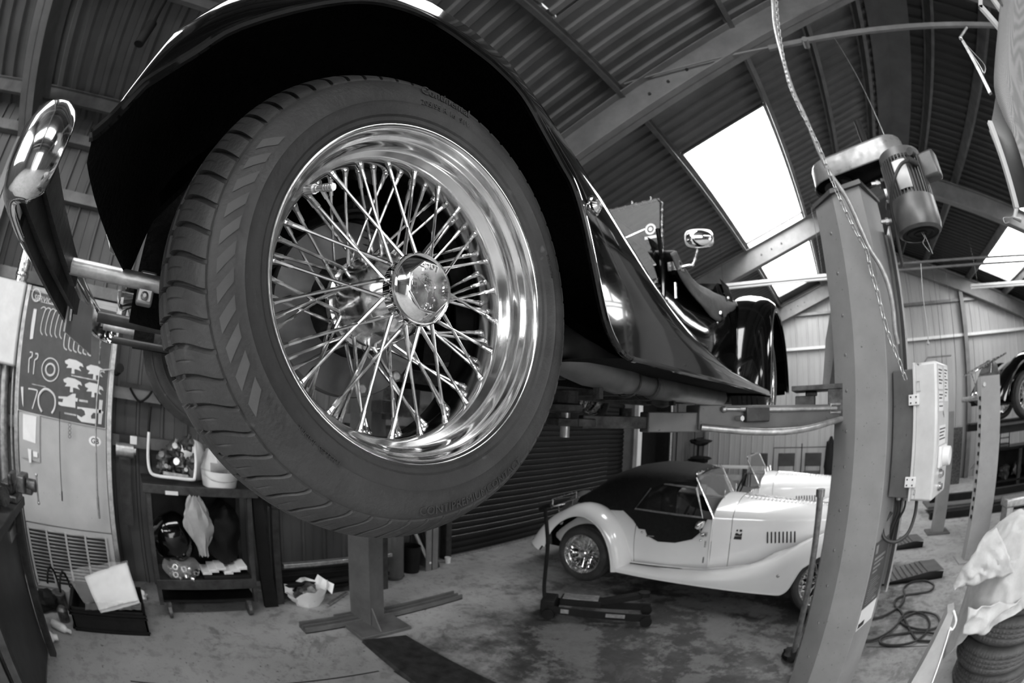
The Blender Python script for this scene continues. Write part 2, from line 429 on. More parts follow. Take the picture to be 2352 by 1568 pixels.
# portal frames: rafters and stanchions of I section
def ibeam(mb, p0, p1, depth, w, up, t=.012):
    p0 = Vector(p0); p1 = Vector(p1); up = Vector(up); d = (p1-p0).normalized(); up = (up-d*up.dot(d)).normalized()
    mb.bar(p0, p1, .012, depth, up); mb.bar(p0+up*(depth/2-t/2), p1+up*(depth/2-t/2), w, t, up); mb.bar(p0-up*(depth/2-t/2), p1-up*(depth/2-t/2), w, t, up)
for i, yy in enumerate((-1.7, 3.0, 7.6, 12.0)):
    rt = thing('trim_%d' % (i+2), 'welded steel portal frame carrying the roof', None, (XRIDGE, yy, 0), kind='structure')
    for xa, xb, nm in ((XL+.2, XRIDGE, 'rafter'), (XRIDGE, XR-.2, 'rafter')):
        mb = MB(); s = .36
        ibeam(mb, (xa, yy, roofz(xa)-.16-s/2), (xb, yy, roofz(xb)-.16-s/2), s, .16, (0, 0, 1)); part(nm, mb, M_['roofsteel'], rt, smooth_=False)
    for xa in (XL+.17, XR-.17):
        mb = MB(); ibeam(mb, (xa, yy, 0), (xa, yy, roofz(xa)-.17), .28, .16, (1, 0, 0)); part('stanchion', mb, M_['post'] if i == 0 else M_['roofsteel'], rt, smooth_=False)
    bl = MB()
    for xa, s_ in ((-1.2, 1), (-1.0, 1), (-.8, 1)):
        z = roofz(xa)-.34; bl.cyl((xa, yy-.006, z), (xa, yy-.022, z), .016, n=6)
    part('bolt', bl, M_['darksteel'], rt, smooth_=False)
# gable wall at the far end: ribbed sheets, sloping top
def clad_sheet(x0, x1, y, ztop, zbot=0, nrib=3, flip=1, axis='y'):
    mb = MB(); p = (x1-x0)/nrib; pts = [(x0, 0)]
    for k in range(nrib):
        b = x0+k*p
        pts += [(b+p*.02, 0), (b+p*.06, .02), (b+p*.15, .02), (b+p*.19, 0), (b+p*.55, 0), (b+p*.57, .006), (b+p*.61, .006), (b+p*.63, 0)]
    pts.append((x1, 0)); f = flip
    if axis == 'y': rows = [[Vector((u, y+f*h, zbot)) for u, h in pts], [Vector((u, y+f*h, ztop(u))) for u, h in pts]]
    else: rows = [[Vector((y+f*h, u, zbot)) for u, h in pts], [Vector((y+f*h, u, ztop(u))) for u, h in pts]]
    mb.grid(rows); return mb
gw = thing('wall_far', None, None, (XRIDGE, YF, 0), kind='structure')
x = XL
while x < XR-.01:
    x1 = min(x+.95, XR); part('wall_sheet', clad_sheet(x, x1, YF, lambda u: roofz(u)+.02, 0, 3, -1), M_['clad'], gw, smooth_=False); x = x1
for z, xa, xb in ((3.49, XL, XR), (4.37, -1.5, 5.2)):
    part('rail', MB().box((xa, YF-.12, z-.035), (xb, YF-.03, z+.035)), M_['purlin'] if z > 4 else M_['whitepl'], gw, smooth_=False)
mb = MB(); ibeam(mb, (3.95, YF-.13, 0), (3.95, YF-.13, 4.75), .18, .12, (0, 1, 0)); part('gable_post', mb, M_['roofsteel'], gw, smooth_=False)
mb = MB(); ibeam(mb, (.2, YF-.13, 0), (.2, YF-.13, 5.1), .18, .12, (0, 1, 0)); part('gable_post', mb, M_['roofsteel'], gw, smooth_=False)
# left wall
lw = thing('wall_left', None, None, (XL, 3, 0), kind='structure')
y = YN
while y < YF-.01:
    y1 = min(y+.92, YF)
    if not (y1 > 3.35 and y < 10.3):
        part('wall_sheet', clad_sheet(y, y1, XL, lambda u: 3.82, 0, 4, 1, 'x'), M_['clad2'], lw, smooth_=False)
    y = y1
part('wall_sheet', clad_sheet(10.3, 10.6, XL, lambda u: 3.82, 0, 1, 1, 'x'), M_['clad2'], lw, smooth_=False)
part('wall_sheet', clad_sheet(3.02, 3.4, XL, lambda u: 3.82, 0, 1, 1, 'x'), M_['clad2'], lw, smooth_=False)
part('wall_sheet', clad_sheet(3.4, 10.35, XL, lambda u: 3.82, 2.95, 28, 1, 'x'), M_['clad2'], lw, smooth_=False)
for z in (1.25, 1.62, 2.35, 3.05, 3.55):
    part('rail', MB().box((XL+.03, YN, z-.05), (XL+.13, 3.0 if z < 2.9 else YF, z+.04)), M_['purlin'], lw, smooth_=False)
if 0: part('wall_lining', MB().box((XL+.01, 1.25, 0), (XL+.035, 3.0, .95)), M_['cab'], lw, smooth_=False)
# roller shutter on the left wall: one curved slat shared by all
dr = thing('door_1', 'dark steel roller shutter of narrow horizontal slats', None, (XL, 5.6, 0), kind='structure')
def slat_mb():
    mb = MB(); prof = [(0, -.040), (.010, -.036), (.020, -.022), (.024, 0), (.020, .022), (.010, .034), (.002, .036), (.002, .040)]
    mb.grid([[Vector((a, yy, b)) for a, b in prof] for yy in (-2.17, 2.17)]); return mb
s0 = part('slat', slat_mb(), M_['slat'], dr, local=True, ang=80); s0.location = (.04, 0, .06)
for k in range(1, 37): c = link_copy(s0, dr); c.location = (.04, 0, .06+.08*k)
part('bottom_rail', MB().box((XL+.03, 3.42, 0), (XL+.09, 7.78, .03)), M_['steel'], dr)
for yy in (3.4, 7.8): part('guide_rail', MB().box((XL+.01, yy-.04, 0), (XL+.12, yy+.04, 3.05)), M_['darksteel'], dr, smooth_=False)
part('shutter_box', MB().box((XL+.02, 3.3, 2.98), (XL+.45, 7.9, 3.4)), M_['slat'], dr, smooth_=False, bevel=.02)
# white timber/steel door post beside the shutter and the dark doorway after it
tp = struct('trim_6', MB().box((XL+.02, 7.86, 0), (XL+.22, 8.06, 2.95)), M_['whitepl'], smooth_=False, bevel=.01)
tp['label'] = 'white painted post at the end of the roller shutter'
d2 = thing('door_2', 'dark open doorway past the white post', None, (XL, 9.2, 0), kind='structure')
part('dark_backing', MB().box((XL-.5, 8.05, 0), (XL-.45, 10.4, 2.95)), M_['blackmat'], d2, smooth_=False)  # matt black sheet stands in for the darkness beyond the opening
part('reveal', MB().box((XL-.5, 8.02, 0), (XL, 8.06, 2.95)).box((XL-.5, 10.32, 0), (XL, 10.36, 2.95)).box((XL-.5, 8.02, 2.95), (XL, 10.36, 3.0)).box((XL-.5,3.4,-.03),(XL,10.4,0)), M_['blackmat'], d2, smooth_=False)
part('down_pipe', MB().cyl((XL+.1, 9.9, 0), (XL+.1, 9.9, 2.9), .035, n=12), M_['steel'], d2)
# right wall and the wall behind, with an added glowing doorway to raise the light
rw = thing('wall_right', None, None, (XR, 3, 0), kind='structure')
y = YN
while y < YF-.01:
    y1 = min(y+.92, YF)
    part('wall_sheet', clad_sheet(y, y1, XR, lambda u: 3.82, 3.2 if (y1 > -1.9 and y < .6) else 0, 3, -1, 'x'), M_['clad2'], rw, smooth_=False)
    y = y1
d3 = thing('added_light_door', 'glowing doorway added out of view in the side wall', None, (XR, -.5, 0), kind='structure')
part('daylight', MB().box((XR+.05, -1.9, 0), (XR+.06, .9, 3.2)), M_['daylight'], d3, smooth_=False)  # emitting sheet added out of view to brighten the workshop
part('door_frame', MB().box((XR-.1, -2.0, 0), (XR+.05, -1.85, 3.2)).box((XR-.1, .85, 0), (XR+.05, 1.0, 3.2)).box((XR-.1, -2.0, 3.14), (XR+.05, 1.0, 3.25)), M_['roofsteel'], d3, smooth_=False)
bw = thing('wall_back', None, None, (XRIDGE, YN, 0), kind='structure')
x = XL
while x < XR-.01:
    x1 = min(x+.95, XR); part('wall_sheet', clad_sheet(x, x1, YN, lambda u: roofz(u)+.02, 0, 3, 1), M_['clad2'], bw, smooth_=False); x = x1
# glowing panels added high in the unseen back gable to raise the light
gw2 = thing('window_9', None, None, (1.6, YN+.1, 3.0), kind='structure')
for k in range(5): part('pane', MB().box((-.9+1.02*k, YN+.06, 2.4), (.1+1.02*k, YN+.07, 4.6)), M_['skylight'], gw2, smooth_=False)
part('frame', MB().box((-1.0, YN+.05, 2.34), (4.3, YN+.12, 2.4)).box((-1.0, YN+.05, 4.6), (4.3, YN+.12, 4.66)), M_['roofsteel'], gw2, smooth_=False)

# ------------------------------------------------------------------ wire wheels
def spoke_mb(p0, p1):           # one spoke with its nipple at the rim end
    p0 = Vector(p0); p1 = Vector(p1); d = (p1-p0).normalized(); L = (p1-p0).length; mb = MB()
    mb.cyl(p0, p0+d*(L*.3), .0031, .0026, n=8); mb.cyl(p0+d*(L*.3), p0+d*(L-.024), .0023, n=8); mb.cyl(p0+d*(L-.026), p0+d*(L-.009), .0034, n=8)
    mb.cyl(p0+d*(L-.010), p1+d*.001, .0034, .0056, n=8); mb.ball(p1-d*.001, .0056, n=8, m=4)
    return mb
RIM = [(.2205,-.003),(.2215,0),(.2200,.0035),(.2160,.0045),(.2120,.0035),(.2095,.000),(.2085,-.006),(.2080,-.012),(.2072,-.018),(.2040,-.021),(.2025,-.026),(.2020,-.034),
       (.2005,-.042),(.1975,-.047),(.1925,-.052),(.1885,-.058),(.1870,-.068),(.1868,-.082),(.1880,-.098),(.1915,-.108),(.198,-.114),(.2010,-.125),(.2030,-.150),(.2040,-.170),(.213,-.175),(.2205,-.178),
       (.2205,-.182),(.210,-.180),(.207,-.172),(.206,-.15),(.200,-.118),(.19,-.09),(.195,-.06),(.207,-.040),(.2105,-.02),(.2120,-.008)]
SP = dict(front=((.038,-.040),(.187,-.066)), mid=((.064,-.122),(.187,-.080)), rear=((.066,-.145),(.187,-.094)))
def wheel_spokes():
    out = []
    a = lambda r, h, t: (r*cos(t), r*sin(t), h)
    for key, n, off, tw, ph in (('front', 12, .0, .50, 0), ('front', 12, .0, -.50, .5), ('mid', 12, 0, .36, 1/6), ('mid', 12, 0, -.36, 4/6), ('rear', 12, 0, .46, 2/6), ('rear', 12, 0, -.46, 5/6)):
        (r0, h0), (r1, h1) = SP[key]; t = 2*pi/n*ph
        out.append((spoke_mb(a(r0, h0, t+tw), a(r1, h1, t)), n))
    return out
def tyre_mb(n, hero):
    R0 = .3155
    prof = [(.2125,-.001),(.2150,.004),(.2185,.0075),(.2235,.0085),(.2260,.0115),(.234,.0138),(.242,.0150),(.2435,.0160),(.2465,.0150),(.252,.0152),(.262,.0145),(.2705,.0122),(.2775,.0088),(.2790,.0068),(.2815,.0075),(.2845,.0060),(.2880,.0025),(.2920,-.0025),(.2960,-.0085),(.3000,-.0150),(.3040,-.0215),(.3075,-.0270),(.3100,-.0320)]
    tread = [(.3118+.0037*sin(pi*(k+.0)/26.), -.036-.106*k/26.) for k in range(27)]
    back = [(r, -.178-h) for r, h in reversed(prof)]
    P = prof+tread+back; m = len(P); mb = MB(); V = []
    np_ = 66
    for i in range(n):
        t = 2*pi*i/n
        for j, (r, h) in enumerate(P):
            g = 0.; th = t
            if hero:
                hh = h if h > -.089 else -.178-h
                v = max(0., min(1., (.0075-hh)/.0595)); ph = .55*v+.22*sin(v*3.1)
                if r > .2790 and hh < .0075: th = t-ph*2*pi/np_
                q = (i*np_/n+.001) % 1
                if -.052 < hh < .0076 and r > .2790:
                    if q < .15: g = max(g, .0065*min(1, (r-.2785)/.012))
                    elif .52 < q < .58 and hh < -.02: g = max(g, .0014)
                if -.061 < hh < -.052: g = max(g, .007)
                if abs(h+.089) < .0035: g = max(g, .007)
                if -.085 < hh < -.061 and q < .15: g = max(g, .006)
            elif j >= 18 and j < m-18:
                if (j % 7) == 0: g = .006
                q = (t*60/(2*pi)+.3*(j % 2)) % 1
                if q < .2: g = max(g, .004)
            V.append(Vector(((r-g)*cos(th), (r-g)*sin(th), h)))
    F = [(i*m+j, ((i+1)%n)*m+j, ((i+1)%n)*m+j+1, i*m+j+1) for i in range(n) for j in range(m-1)]
    mb.add(V, F); return mb
def arc_text(txt, size, r, t0, h, depth, out=True, spacing=1.0, ext=0):
    # letters bent round the wheel axis; out=True: tops point outwards
    t = text_mb(txt, size, depth, ext); mb = MB(); V = []
    for p in t.v:
        if out: th = t0-p.x*spacing/r; rr = r+p.y
        else: th = t0+p.x*spacing/r; rr = r-p.y
        V.append(Vector((rr*cos(th), rr*sin(th), h+p.z)))
    mb.add(V, t.f); return mb
def hub_cap_mb():
    mb = MB()
    mb.lathe([(.0,.006),(.030,.006),(.0345,.005),(.0385,.001),(.0430,-.001),(.0465,-.006),(.0475,-.013),(.0450,-.0155),(.0440,-.016),(.0440,-.032),(.034,-.034)], 48)
    return mb
def make_wheel(car, M, hero=False, name='wire_wheel', simple=False):
    rim = MB(); rim.lathe(RIM, 144 if hero else 48)
    me_o = part(name, rim, M_['rimc'] if hero else M_['chrome2'], car, local=True, ang=50)
    rel = M
    me_o.matrix_basis = rel; WM[me_o.name] = WM[car.name] @ rel
    def sp(nm, mb, m, **k):
        return part(nm, mb, m, me_o, local=True, **k)
    ty = sp('tyre', tyre_mb(1584 if hero else 180, hero), M_['rubber'] if hero else M_['rubber'], ang=32)
    fams = wheel_spokes()
    if hero:
        for mb, n in fams:
            s0 = sp('spoke', mb, M_['satin'])
            for k in range(1, n): link_copy(s0, me_o, Matrix.Rotation(2*pi*k/n, 4, 'Z'))
    else:
        al = MB()
        for mb, n in fams:
            for k in range(n): al.merge(mb, Matrix.Rotation(2*pi*k/n, 4, 'Z'))
        sp('spokes', al, M_['chrome'], kind='stuff')
    hb = MB(); hb.lathe([(.030,-.028),(.038,-.034),(.040,-.044),(.0385,-.052),(.044,-.058),(.0525,-.066),(.0585,-.078),(.0615,-.092),(.0625,-.110),(.0665,-.116),(.0665,-.128),(.063,-.131),(.063,-.139),(.0685,-.141),(.0685,-.153),(.060,-.158),(.05,-.170)], 64)
    sp('hub_shell', hb, M_['chrome2'])
    cp = hub_cap_mb()
    c = sp('hub_cap', cp, M_['chrome']); c.location = (0, 0, -.012)
    if hero:
        o = MB(); pts = [(.0335*cos(pi/8+k*pi/4), .0335*sin(pi/8+k*pi/4)) for k in range(8)]
        o.prism(pts, -.008, -.004); o2 = sp('hub_cap_face', o, M_['satin'], bevel=.0012)
        tx = MB(); z = -.0035
        for w_, t0 in (('LEFT', 1.75), ('SIDE', 3.14), ('UNDO', 4.75), ('LOCK', .15)):
            tx.merge(arc_text(w_, .0105, .0262, t0, z, .0013, out=False, ext=.0002))
        Rm = Matrix.Rotation(radians(38), 4, 'Z')
        lg = text_mb('MORGAN', .0088, .0014, .0002)
        tx.merge(lg, Matrix.Translation((0, 0, z)) @ Rm)
        for sgn in (-1, 1):       # the small winged badge
            for k in range(4):
                tx.bar(Rm @ Vector((sgn*.004, sgn*0+.0055-.0015*k*0, z)), Rm @ Vector((sgn*(.017-.002*k), .0075-.0022*k+.004, z)), .0011, .001)
        tx.merge(MB().lathe([(.0072,-.0004),(.008,.0006),(.0088,-.0004)], 24, Matrix.Translation((0,0,z))))
        sp('embossed_lettering', tx, M_['satin'], kind='stuff')
        vv = MB(); vt = radians(63)
        b = Vector((.186*cos(vt), .186*sin(vt), -.036)); d = Vector((-.35*cos(vt), -.35*sin(vt), .9)).normalized()
        vv.cyl(b-d*.01, b+d*.004, .0062, n=16); vv.cyl(b+d*.004, b+d*.009, .0045, n=12); vv.cyl(b+d*.009, b+d*.020, .0036, n=12)
        for k in range(4): vv.cyl(b+d*(.020+.004*k), b+d*(.0225+.004*k), .0050, n=12)
        vv.cyl(b+d*.018, b+d*.036, .0044, n=12)
        sp('tyre_valve', vv, M_['bright'])
        le = MB(); D = .0009
        hz = .0138
        for w_, t0, r, s, out in (('Continental', radians(5), .2710, .0190, True), ('205/55 R 16  91V', radians(5), .2490, .0125, True), ('CONTIPREMIUMCONTACT', radians(-163), .2680, .0150, False), ('TUBELESS  RADIAL', 2.5, .243, .007, True), ('STEEL BELTED', -1.2, .243, .006, True)):
            le.merge(arc_text(w_, s, r, t0, (.0160 if r < .258 else .0146), D, out=out, spacing=1.05))
        sp('sidewall_lettering', le, M_['rubber'], kind='stuff')
        # tread wear bars / slanted sidewall flashes near the shoulder
        fl_ = MB()
        for k in range(11):
            t0 = radians(66+k*5.6)
            rows = []
            for q in range(5):
                th = t0+radians(.75*q); 
                rows.append([Vector((rr*cos(th+sh), rr*sin(th+sh), hh)) for rr, hh, sh in ((.2545,.0160,0),(.263,.0152,.035),(.2715,.0128,.07))])
            fl_.grid(rows)
        sp('sidewall_flash', fl_, M_['rubber2'])
    else:
        pass
    return me_o

# ------------------------------------------------------------------ the vintage-style roadster, built in its own frame (x forward, y left, z up)
LIP = [(.427,.292),(.421,.32),(.407,.339),(.367,.398),(.335,.452),(.239,.554),(.173,.596),(.102,.613),(.017,.610),(-.024,.605),(-.082,.587),(-.138,.542),(-.181,.507),(-.214,.481),(-.243,.433),(-.274,.358),(-.307,.283),(-.344,.243),(-.391,.224),(-.484,.223),(-.742,.225),(-1.196,.23),(-1.695,.23),(-2.02,.232)]
CREST = [(.43,.31),(.41,.40),(.37,.47),(.335,.51),(.24,.585),(.17,.62),(.10,.637),(.02,.637),(-.06,.625),(-.14,.585),(-.2,.545),(-.32,.481),(-.415,.434),(-.54,.382),(-.71,.33),(-.93,.302),(-1.2,.272),(-1.64,.262),(-2.1,.26)]
TOP = [(.43,.305),(.41,.46),(.37,.57),(.335,.62),(.24,.71),(.17,.745),(.1,.765),(.02,.765),(-.06,.75),(-.2,.69),(-.32,.62),(-.415,.56),(-.54,.49),(-.71,.42),(-.93,.35),(-1.2,.31),(-1.64,.285),(-2.1,.28)]
JY = [(.43,.42),(.3,.36),(.1,.36),(-.2,.38),(-.54,.43),(-.93,.50),(-1.2,.55),(-1.9,.60),(-2.1,.60)]
JZ = [(.43,.27),(.41,.36),(.3,.52),(.1,.64),(-.2,.62),(-.54,.50),(-.7,.40),(-.93,.36),(-1.2,.32),(-2.1,.30)]
def wing_rows(s, inset=0.):
    rows = []
    P = [Vector((x, z, 0)) for x, z in LIP]; P = smooth(P, 4)
    for p in P:
        x, zl = p.x, p.y; zc = max(interp(CREST, x), zl+.012); zt = max(interp(TOP, x), zc+.004); yj = interp(JY, x); zj = interp(JZ, x)
        Q = [(.800, zl), (.8005, zl+(zc-zl)*.25), (.7995, zl+(zc-zl)*.55), (.795, zc), (.783, zc+(zt-zc)*.28), (.757, zc+(zt-zc)*.58), (.715, zc+(zt-zc)*.85), (.655, zt), (.58, zt+(zj-zt)*.03), (.5, zt+(zj-zt)*.25), (yj+.03, zt+(zj-zt)*.7), (yj, zj)]
        ys = []
        for y, z in Q:
            y = max(y, yj); kf = max(0, min(1, (x-.400)/.027)); z = z*(1-kf)+(.292-(.8-y)*.04)*kf
            if inset: y -= inset*.8; z -= inset*(1 if y < .78 else .0)
            ys.append(Vector((x-.20*max(0, .8-y)**1.4*max(0, (x-.2)/.23), s*y, z)))
        rows.append(ys)
    return rows
def sweep_lip(rows, idx=0): return [r[idx] for r in rows]
RARC = [(-2.065,.215),(-2.085,.34),(-2.125,.47),(-2.19,.59),(-2.28,.68),(-2.38,.73),(-2.48,.745),(-2.58,.725),(-2.69,.665),(-2.79,.57),(-2.86,.45),(-2.90,.33)]
def rear_wing_rows(s):
    P = smooth([Vector((x, z, 0)) for x, z in RARC], 4); rows = []; n = len(P)
    for i, p in enumerate(P):
        t = (P[min(i+1, n-1)]-P[max(i-1, 0)]).normalized(); nrm = Vector((-t.y, t.x, 0))
        if nrm.dot(p-Vector((-2.47,.3,0))) < 0: nrm = -nrm
        r = []
        for y, o in ((.80, 0), (.803, .012), (.800, .03), (.785, .055), (.755, .08), (.71, .10), (.65, .113), (.58, .118), (.52, .105)):
            g_ = 1+1.7*max(0, (i/n-.72)/.28)
            q = p+nrm*o*g_; r.append(Vector((q.x, s*y, q.y-.05*(g_-1)*(o > .02))))
        rows.append(r)
    return rows
def body_rows(st, half):
    rows = []
    for (x, yb, zb, ys, zs, zt) in st:
        r = [(yb, zb), (yb+(ys-yb)*.35, zb+(zs-zb)*.33), (yb+(ys-yb)*.75, zb+(zs-zb)*.66), (ys, zs)]
        for k in range(1, 7):
            a = k*pi/2/6; r.append((ys*cos(a), zs+(zt-zs)*sin(a)))
        rows.append([Vector((x, half*y, z)) for y, z in r])
    return rows
def full_rows(st):
    out = []
    for a, b in zip(body_rows(st, -1), body_rows(st, 1)): out.append(a+list(reversed(b))[1:])
    return out
BON = [(.20,.17,.34,.20,.74,.86),(.1,.19,.33,.22,.76,.885),(-.1,.24,.32,.27,.775,.905),(-.4,.32,.31,.345,.79,.93),(-.7,.39,.30,.42,.80,.955),(-.98,.45,.30,.48,.81,.975)]
SCU = [(-.985,.45,.28,.485,.81,.978),(-1.05,.47,.28,.505,.815,.985),(-1.16,.49,.28,.53,.82,.985)]
def morgan(label, M, paint, top_up, hero, name='vintage_roadster', group=None, WS=(-1.18,-1.38,1.225,.49), drop=0.):
    BON_ = [(x, yb, zb, ys*(1-drop*1.2), zs-drop*1.2, zt-drop) for x, yb, zb, ys, zs, zt in BON]; SCU_ = [(x, yb, zb, ys*(1-drop*1.2), zs-drop*1.2, zt-drop) for x, yb, zb, ys, zs, zt in SCU]
    car = thing(name, label, 'car', M=M, group=group)
    def P(n, mb, m, **k): return part(n, mb, m, car, local=True, **k)
    for s in (1, -1):
        rows = wing_rows(s); mb = MB(); mb.grid(rows)
        fw = P('front_wing', mb, paint, solid=0, ang=60)
        lipm = MB(); lipm.tube(sweep_lip(rows), .006, 8); part('wing_bead', lipm, paint, fw, local=True)
        mb = MB(); mb.grid(wing_rows(s, .012)); part('wing_underside', mb, M_['under'], fw, local=True, ang=60)
        # inner wing wall between wheel and chassis
        r2 = []
        for x in [.355, .3, .2, .1, 0, -.1, -.2, -.3, -.4, -.55, -.7, -.9, -1.2, -1.6, -2.0]:
            yj = interp(JY, x); r2.append([Vector((x, s*yj, interp(JZ, x))), Vector((x, s*(yj-.02), .2))])
        part('inner_wing', MB().grid(r2), M_['under'], fw, local=True)
        r3 = [[Vector((x, s*.80, .235)), Vector((x, s*.6, .245)), Vector((x, s*.4, .22))] for x in (-.5, -1.0, -1.5, -2.02)]
        part('running_board', MB().grid(r3), M_['under'], fw, local=True)
        rr = rear_wing_rows(s); mb = MB(); mb.grid(rr); rw_ = P('rear_wing', mb, paint, ang=60)
        part('wing_bead', MB().tube([r[0] for r in rr], .006, 8), paint, rw_, local=True)
        mb = MB(); mb.grid([[Vector((v.x+(-2.47-v.x)*.03, v.y*.985, v.z+(.3-v.z)*.03)) for v in r] for r in rr]); part('wing_underside', mb, M_['under'], rw_, local=True, ang=60)
        part('inner_wing', MB().grid([[Vector((r[-1].x, s*.52, r[-1].z)), Vector((r[-1].x, s*.45, .25))] for r in rr]), M_['under'], rw_, local=True)
        rl = MB(); rl.cyl((-2.82, s*.62, .60), (-2.87, s*.62, .60), .035, n=16); P('tail_lamp', rl, M_['chrome2'])
    # bonnet with a centre hinge and rows of small louvres
    bo = P('bonnet', MB().grid(full_rows(BON_)), paint, ang=60)
    lv = MB()
    for s in (-1, 1):
        for k in range(24):
            x = .05-k*.042
            zt = interp([(b[0], b[5]) for b in BON_], x); ys = interp([(b[0], b[3]) for b in BON_], x); zs = interp([(b[0], b[4]) for b in BON_], x)
            for a in (1.30, 1.46) if top_up else (1.3,):
                y0 = ys*cos(a); z0 = zs+(zt-zs)*sin(a)
                lv.cbox((x, s*y0, z0+.002), (.016, .035, .008), Matrix.Rotation(radians(-20), 3, 'Y'))
    part('bonnet_louvres', lv, paint, bo, local=True, kind='stuff')
    part('bonnet_hinge', MB().tube([Vector((b[0], 0, b[5]+.004)) for b in BON_], .007, 6), M_['chrome2'], bo, local=True)
    for s in (-1, 1):
        for k in range(8):
            x = -.36-k*.038; ys = interp([(b[0], b[3]) for b in BON_], x)
            q = MB(); q.box((-.006, -.004, -.055), (.006, .004, .055), Matrix.Translation((x, s*(ys-.0), .64)) @ Matrix.Rotation(radians(-8*1), 4, 'Y') @ Matrix.Rotation(radians(25*s), 4, 'Z'))
            part('side_louvre', q, M_['cabdk'] if k % 1 == 0 else paint, bo, local=True)
    P('scuttle', MB().grid(full_rows(SCU_)), paint, ang=60)
    # radiator cowl with slats
    gr = MB(); gr.grid([[v+Vector((.03, 0, 0)) for v in full_rows(BON_)[0]], full_rows(BON_)[0]]); g = P('radiator_cowl', gr, M_['chrome2'])
    sl = MB()
    for k in range(15):
        y = -.14+.02*k; sl.box((.21, y-.003, .36), (.235, y+.003, .80-.9*y*y))
    part('grille_slats', sl, M_['chrome2'], g, local=True, kind='stuff')
    part('radiator', MB().box((.18, -.16, .34), (.2, .16, .82)), M_['blackmat'], g, local=True)
    # tub: door tops dip, tail closes
    for s in (-1, 1):
        def side(xs, zt, nm, m=paint, th=.02):
            rows = []
            for x in xs:
                yb = interp([(-1.16,.49),(-1.6,.55),(-2.1,.57),(-2.6,.50),(-3.05,.42)], x); rows.append([Vector((x, s*(yb+.05*sin(pi*k/8)), .28+(interp(zt, x)-.28)*k/8)) for k in range(9)])
            return P(nm, MB().grid(rows), m, solid=.0, ang=60)
        dz = [(-1.16,.80),(-1.25,.80),(-1.36,.70),(-1.55,.66),(-1.75,.70),(-1.88,.80),(-2.1,.84)]
        d = side([-1.17-.045*k for k in range(18)], dz, 'door')
        part('door_handle', MB().bar((-1.80, s*.605, .60), (-1.72, s*.615, .605), .012, .014).cyl((-1.8, s*.59, .6), (-1.8, s*.61, .6), .012, n=10), M_['chrome2'], d, local=True)
        for zz in (.42, .58): part('door_hinge', MB().cyl((-1.2, s*.585, zz-.03), (-1.2, s*.585, zz+.03), .008, n=8), M_['chrome2'], d, local=True)
        side([-1.94-.04*k for k in range(5)], [(-2.1,.84)], 'rear_quarter')
        side([-2.1-.05*k for k in range(20)], [(-2.1,.84),(-2.3,.83),(-2.6,.75),(-2.85,.64),(-3.05,.52)], 'tail_side')
        P('pillar_moulding', MB().tube([(-1.165, s*.50, .29), (-1.165, s*.545, .5), (-1.165, s*.55, .7), (-1.165, s*.54, .82)], .010, 8, sm=3), paint)
    tl = []
    for x in [-2.1-.05*k for k in range(20)]:
        hw = interp([(-2.1,.57),(-2.6,.50),(-3.05,.42)], x)+.0; zt = interp([(-2.1,.84),(-2.3,.83),(-2.6,.75),(-2.85,.64),(-3.05,.52)], x)
        tl.append([Vector((x, hw*cos(pi*k/12), zt+.05*sin(pi*k/12))) for k in range(13)])
    P('tail_deck', MB().grid(tl), paint, ang=60)
    P('tail_panel', MB().add([(-3.05,.42,.52),(-3.05,-.42,.52),(-3.02,-.40,.28),(-3.02,.40,.28)], [(0,1,2,3)]), paint)
    sw = MB()
    for s in (-1, 1):
        sw.ball((-3.0, s*.62, .40), .12, 16, 10, (1.3, .9, 1.2))
    P('tail_valance', MB().grid([[Vector((-2.86-.24*sin(pi*k/16)**.5, -.78+1.56*k/16, z0)) for k in range(17)] for z0 in (.50, .42, .33, .27)]), paint, ang=60)
    # windscreen
    wb_, wt_, zt_, yt_ = WS; zc_ = zt_-.03
    P('windscreen_glass', MB().add([(wb_, -yt_, .84-drop*1.5), (wb_, yt_, .84-drop*1.5), (wt_, yt_-.01, zt_), (wt_, .01-yt_, zt_)], [(0,1,2,3)]), M_['glass'])
    ws = MB(); ws.tube([(wb_+.06, -yt_-.015, .72), (wb_, -yt_-.01, .84-drop*1.5), (wt_, -yt_, zc_), (wt_-.01, .03-yt_, zt_), (wt_-.01, yt_-.03, zt_), (wt_, yt_, zc_), (wb_, yt_+.01, .84-drop*1.5), (wb_+.06, yt_+.015, .72)], .010, 8); ws.bar((wb_, -yt_, .85-drop*1.5), (wb_, yt_, .85-drop*1.5), .02, .02)
    wsf = P('windscreen_frame', ws, M_['chrome2'])
    for y in (-.4, -.3, -.1, .1, .3, .4): part('hood_stud', MB().cyl((wt_-.01, y, zt_+.005), (wt_-.01, y, zt_+.022), .006, n=8), M_['bright'], wsf, local=True)
    for y in (-.25, 0, .25): P('wiper', MB().bar((wb_+.04, y, .97-drop), (wb_-.0, y+.16, 1.03-drop), .006, .006), M_['chrome2'])
    for s in (-1, 1):       # door mirrors on stalks
        mr = MB(); mr.prism([(.058*(abs(cos(a))**.6)*(1 if cos(a) > 0 else -1), .037*(abs(sin(a))**.6)*(1 if sin(a) > 0 else -1)) for a in [2*pi*k/28 for k in range(28)]], -.010, .010, Matrix(((0,0,1,0),(1,0,0,0),(0,1,0,0),(0,0,0,1)))).ball((.008,0,0), .055, 18, 10, (.30, .98, .60)); c = Vector((-1.245, s*.68, .785))
        mo = P('door_mirror', MB().merge(mr, Matrix.Translation(c) @ Matrix.Rotation(radians(20*s), 4, 'Z') @ Matrix.Rotation(radians(12), 4, 'Y')), M_['chrome'])
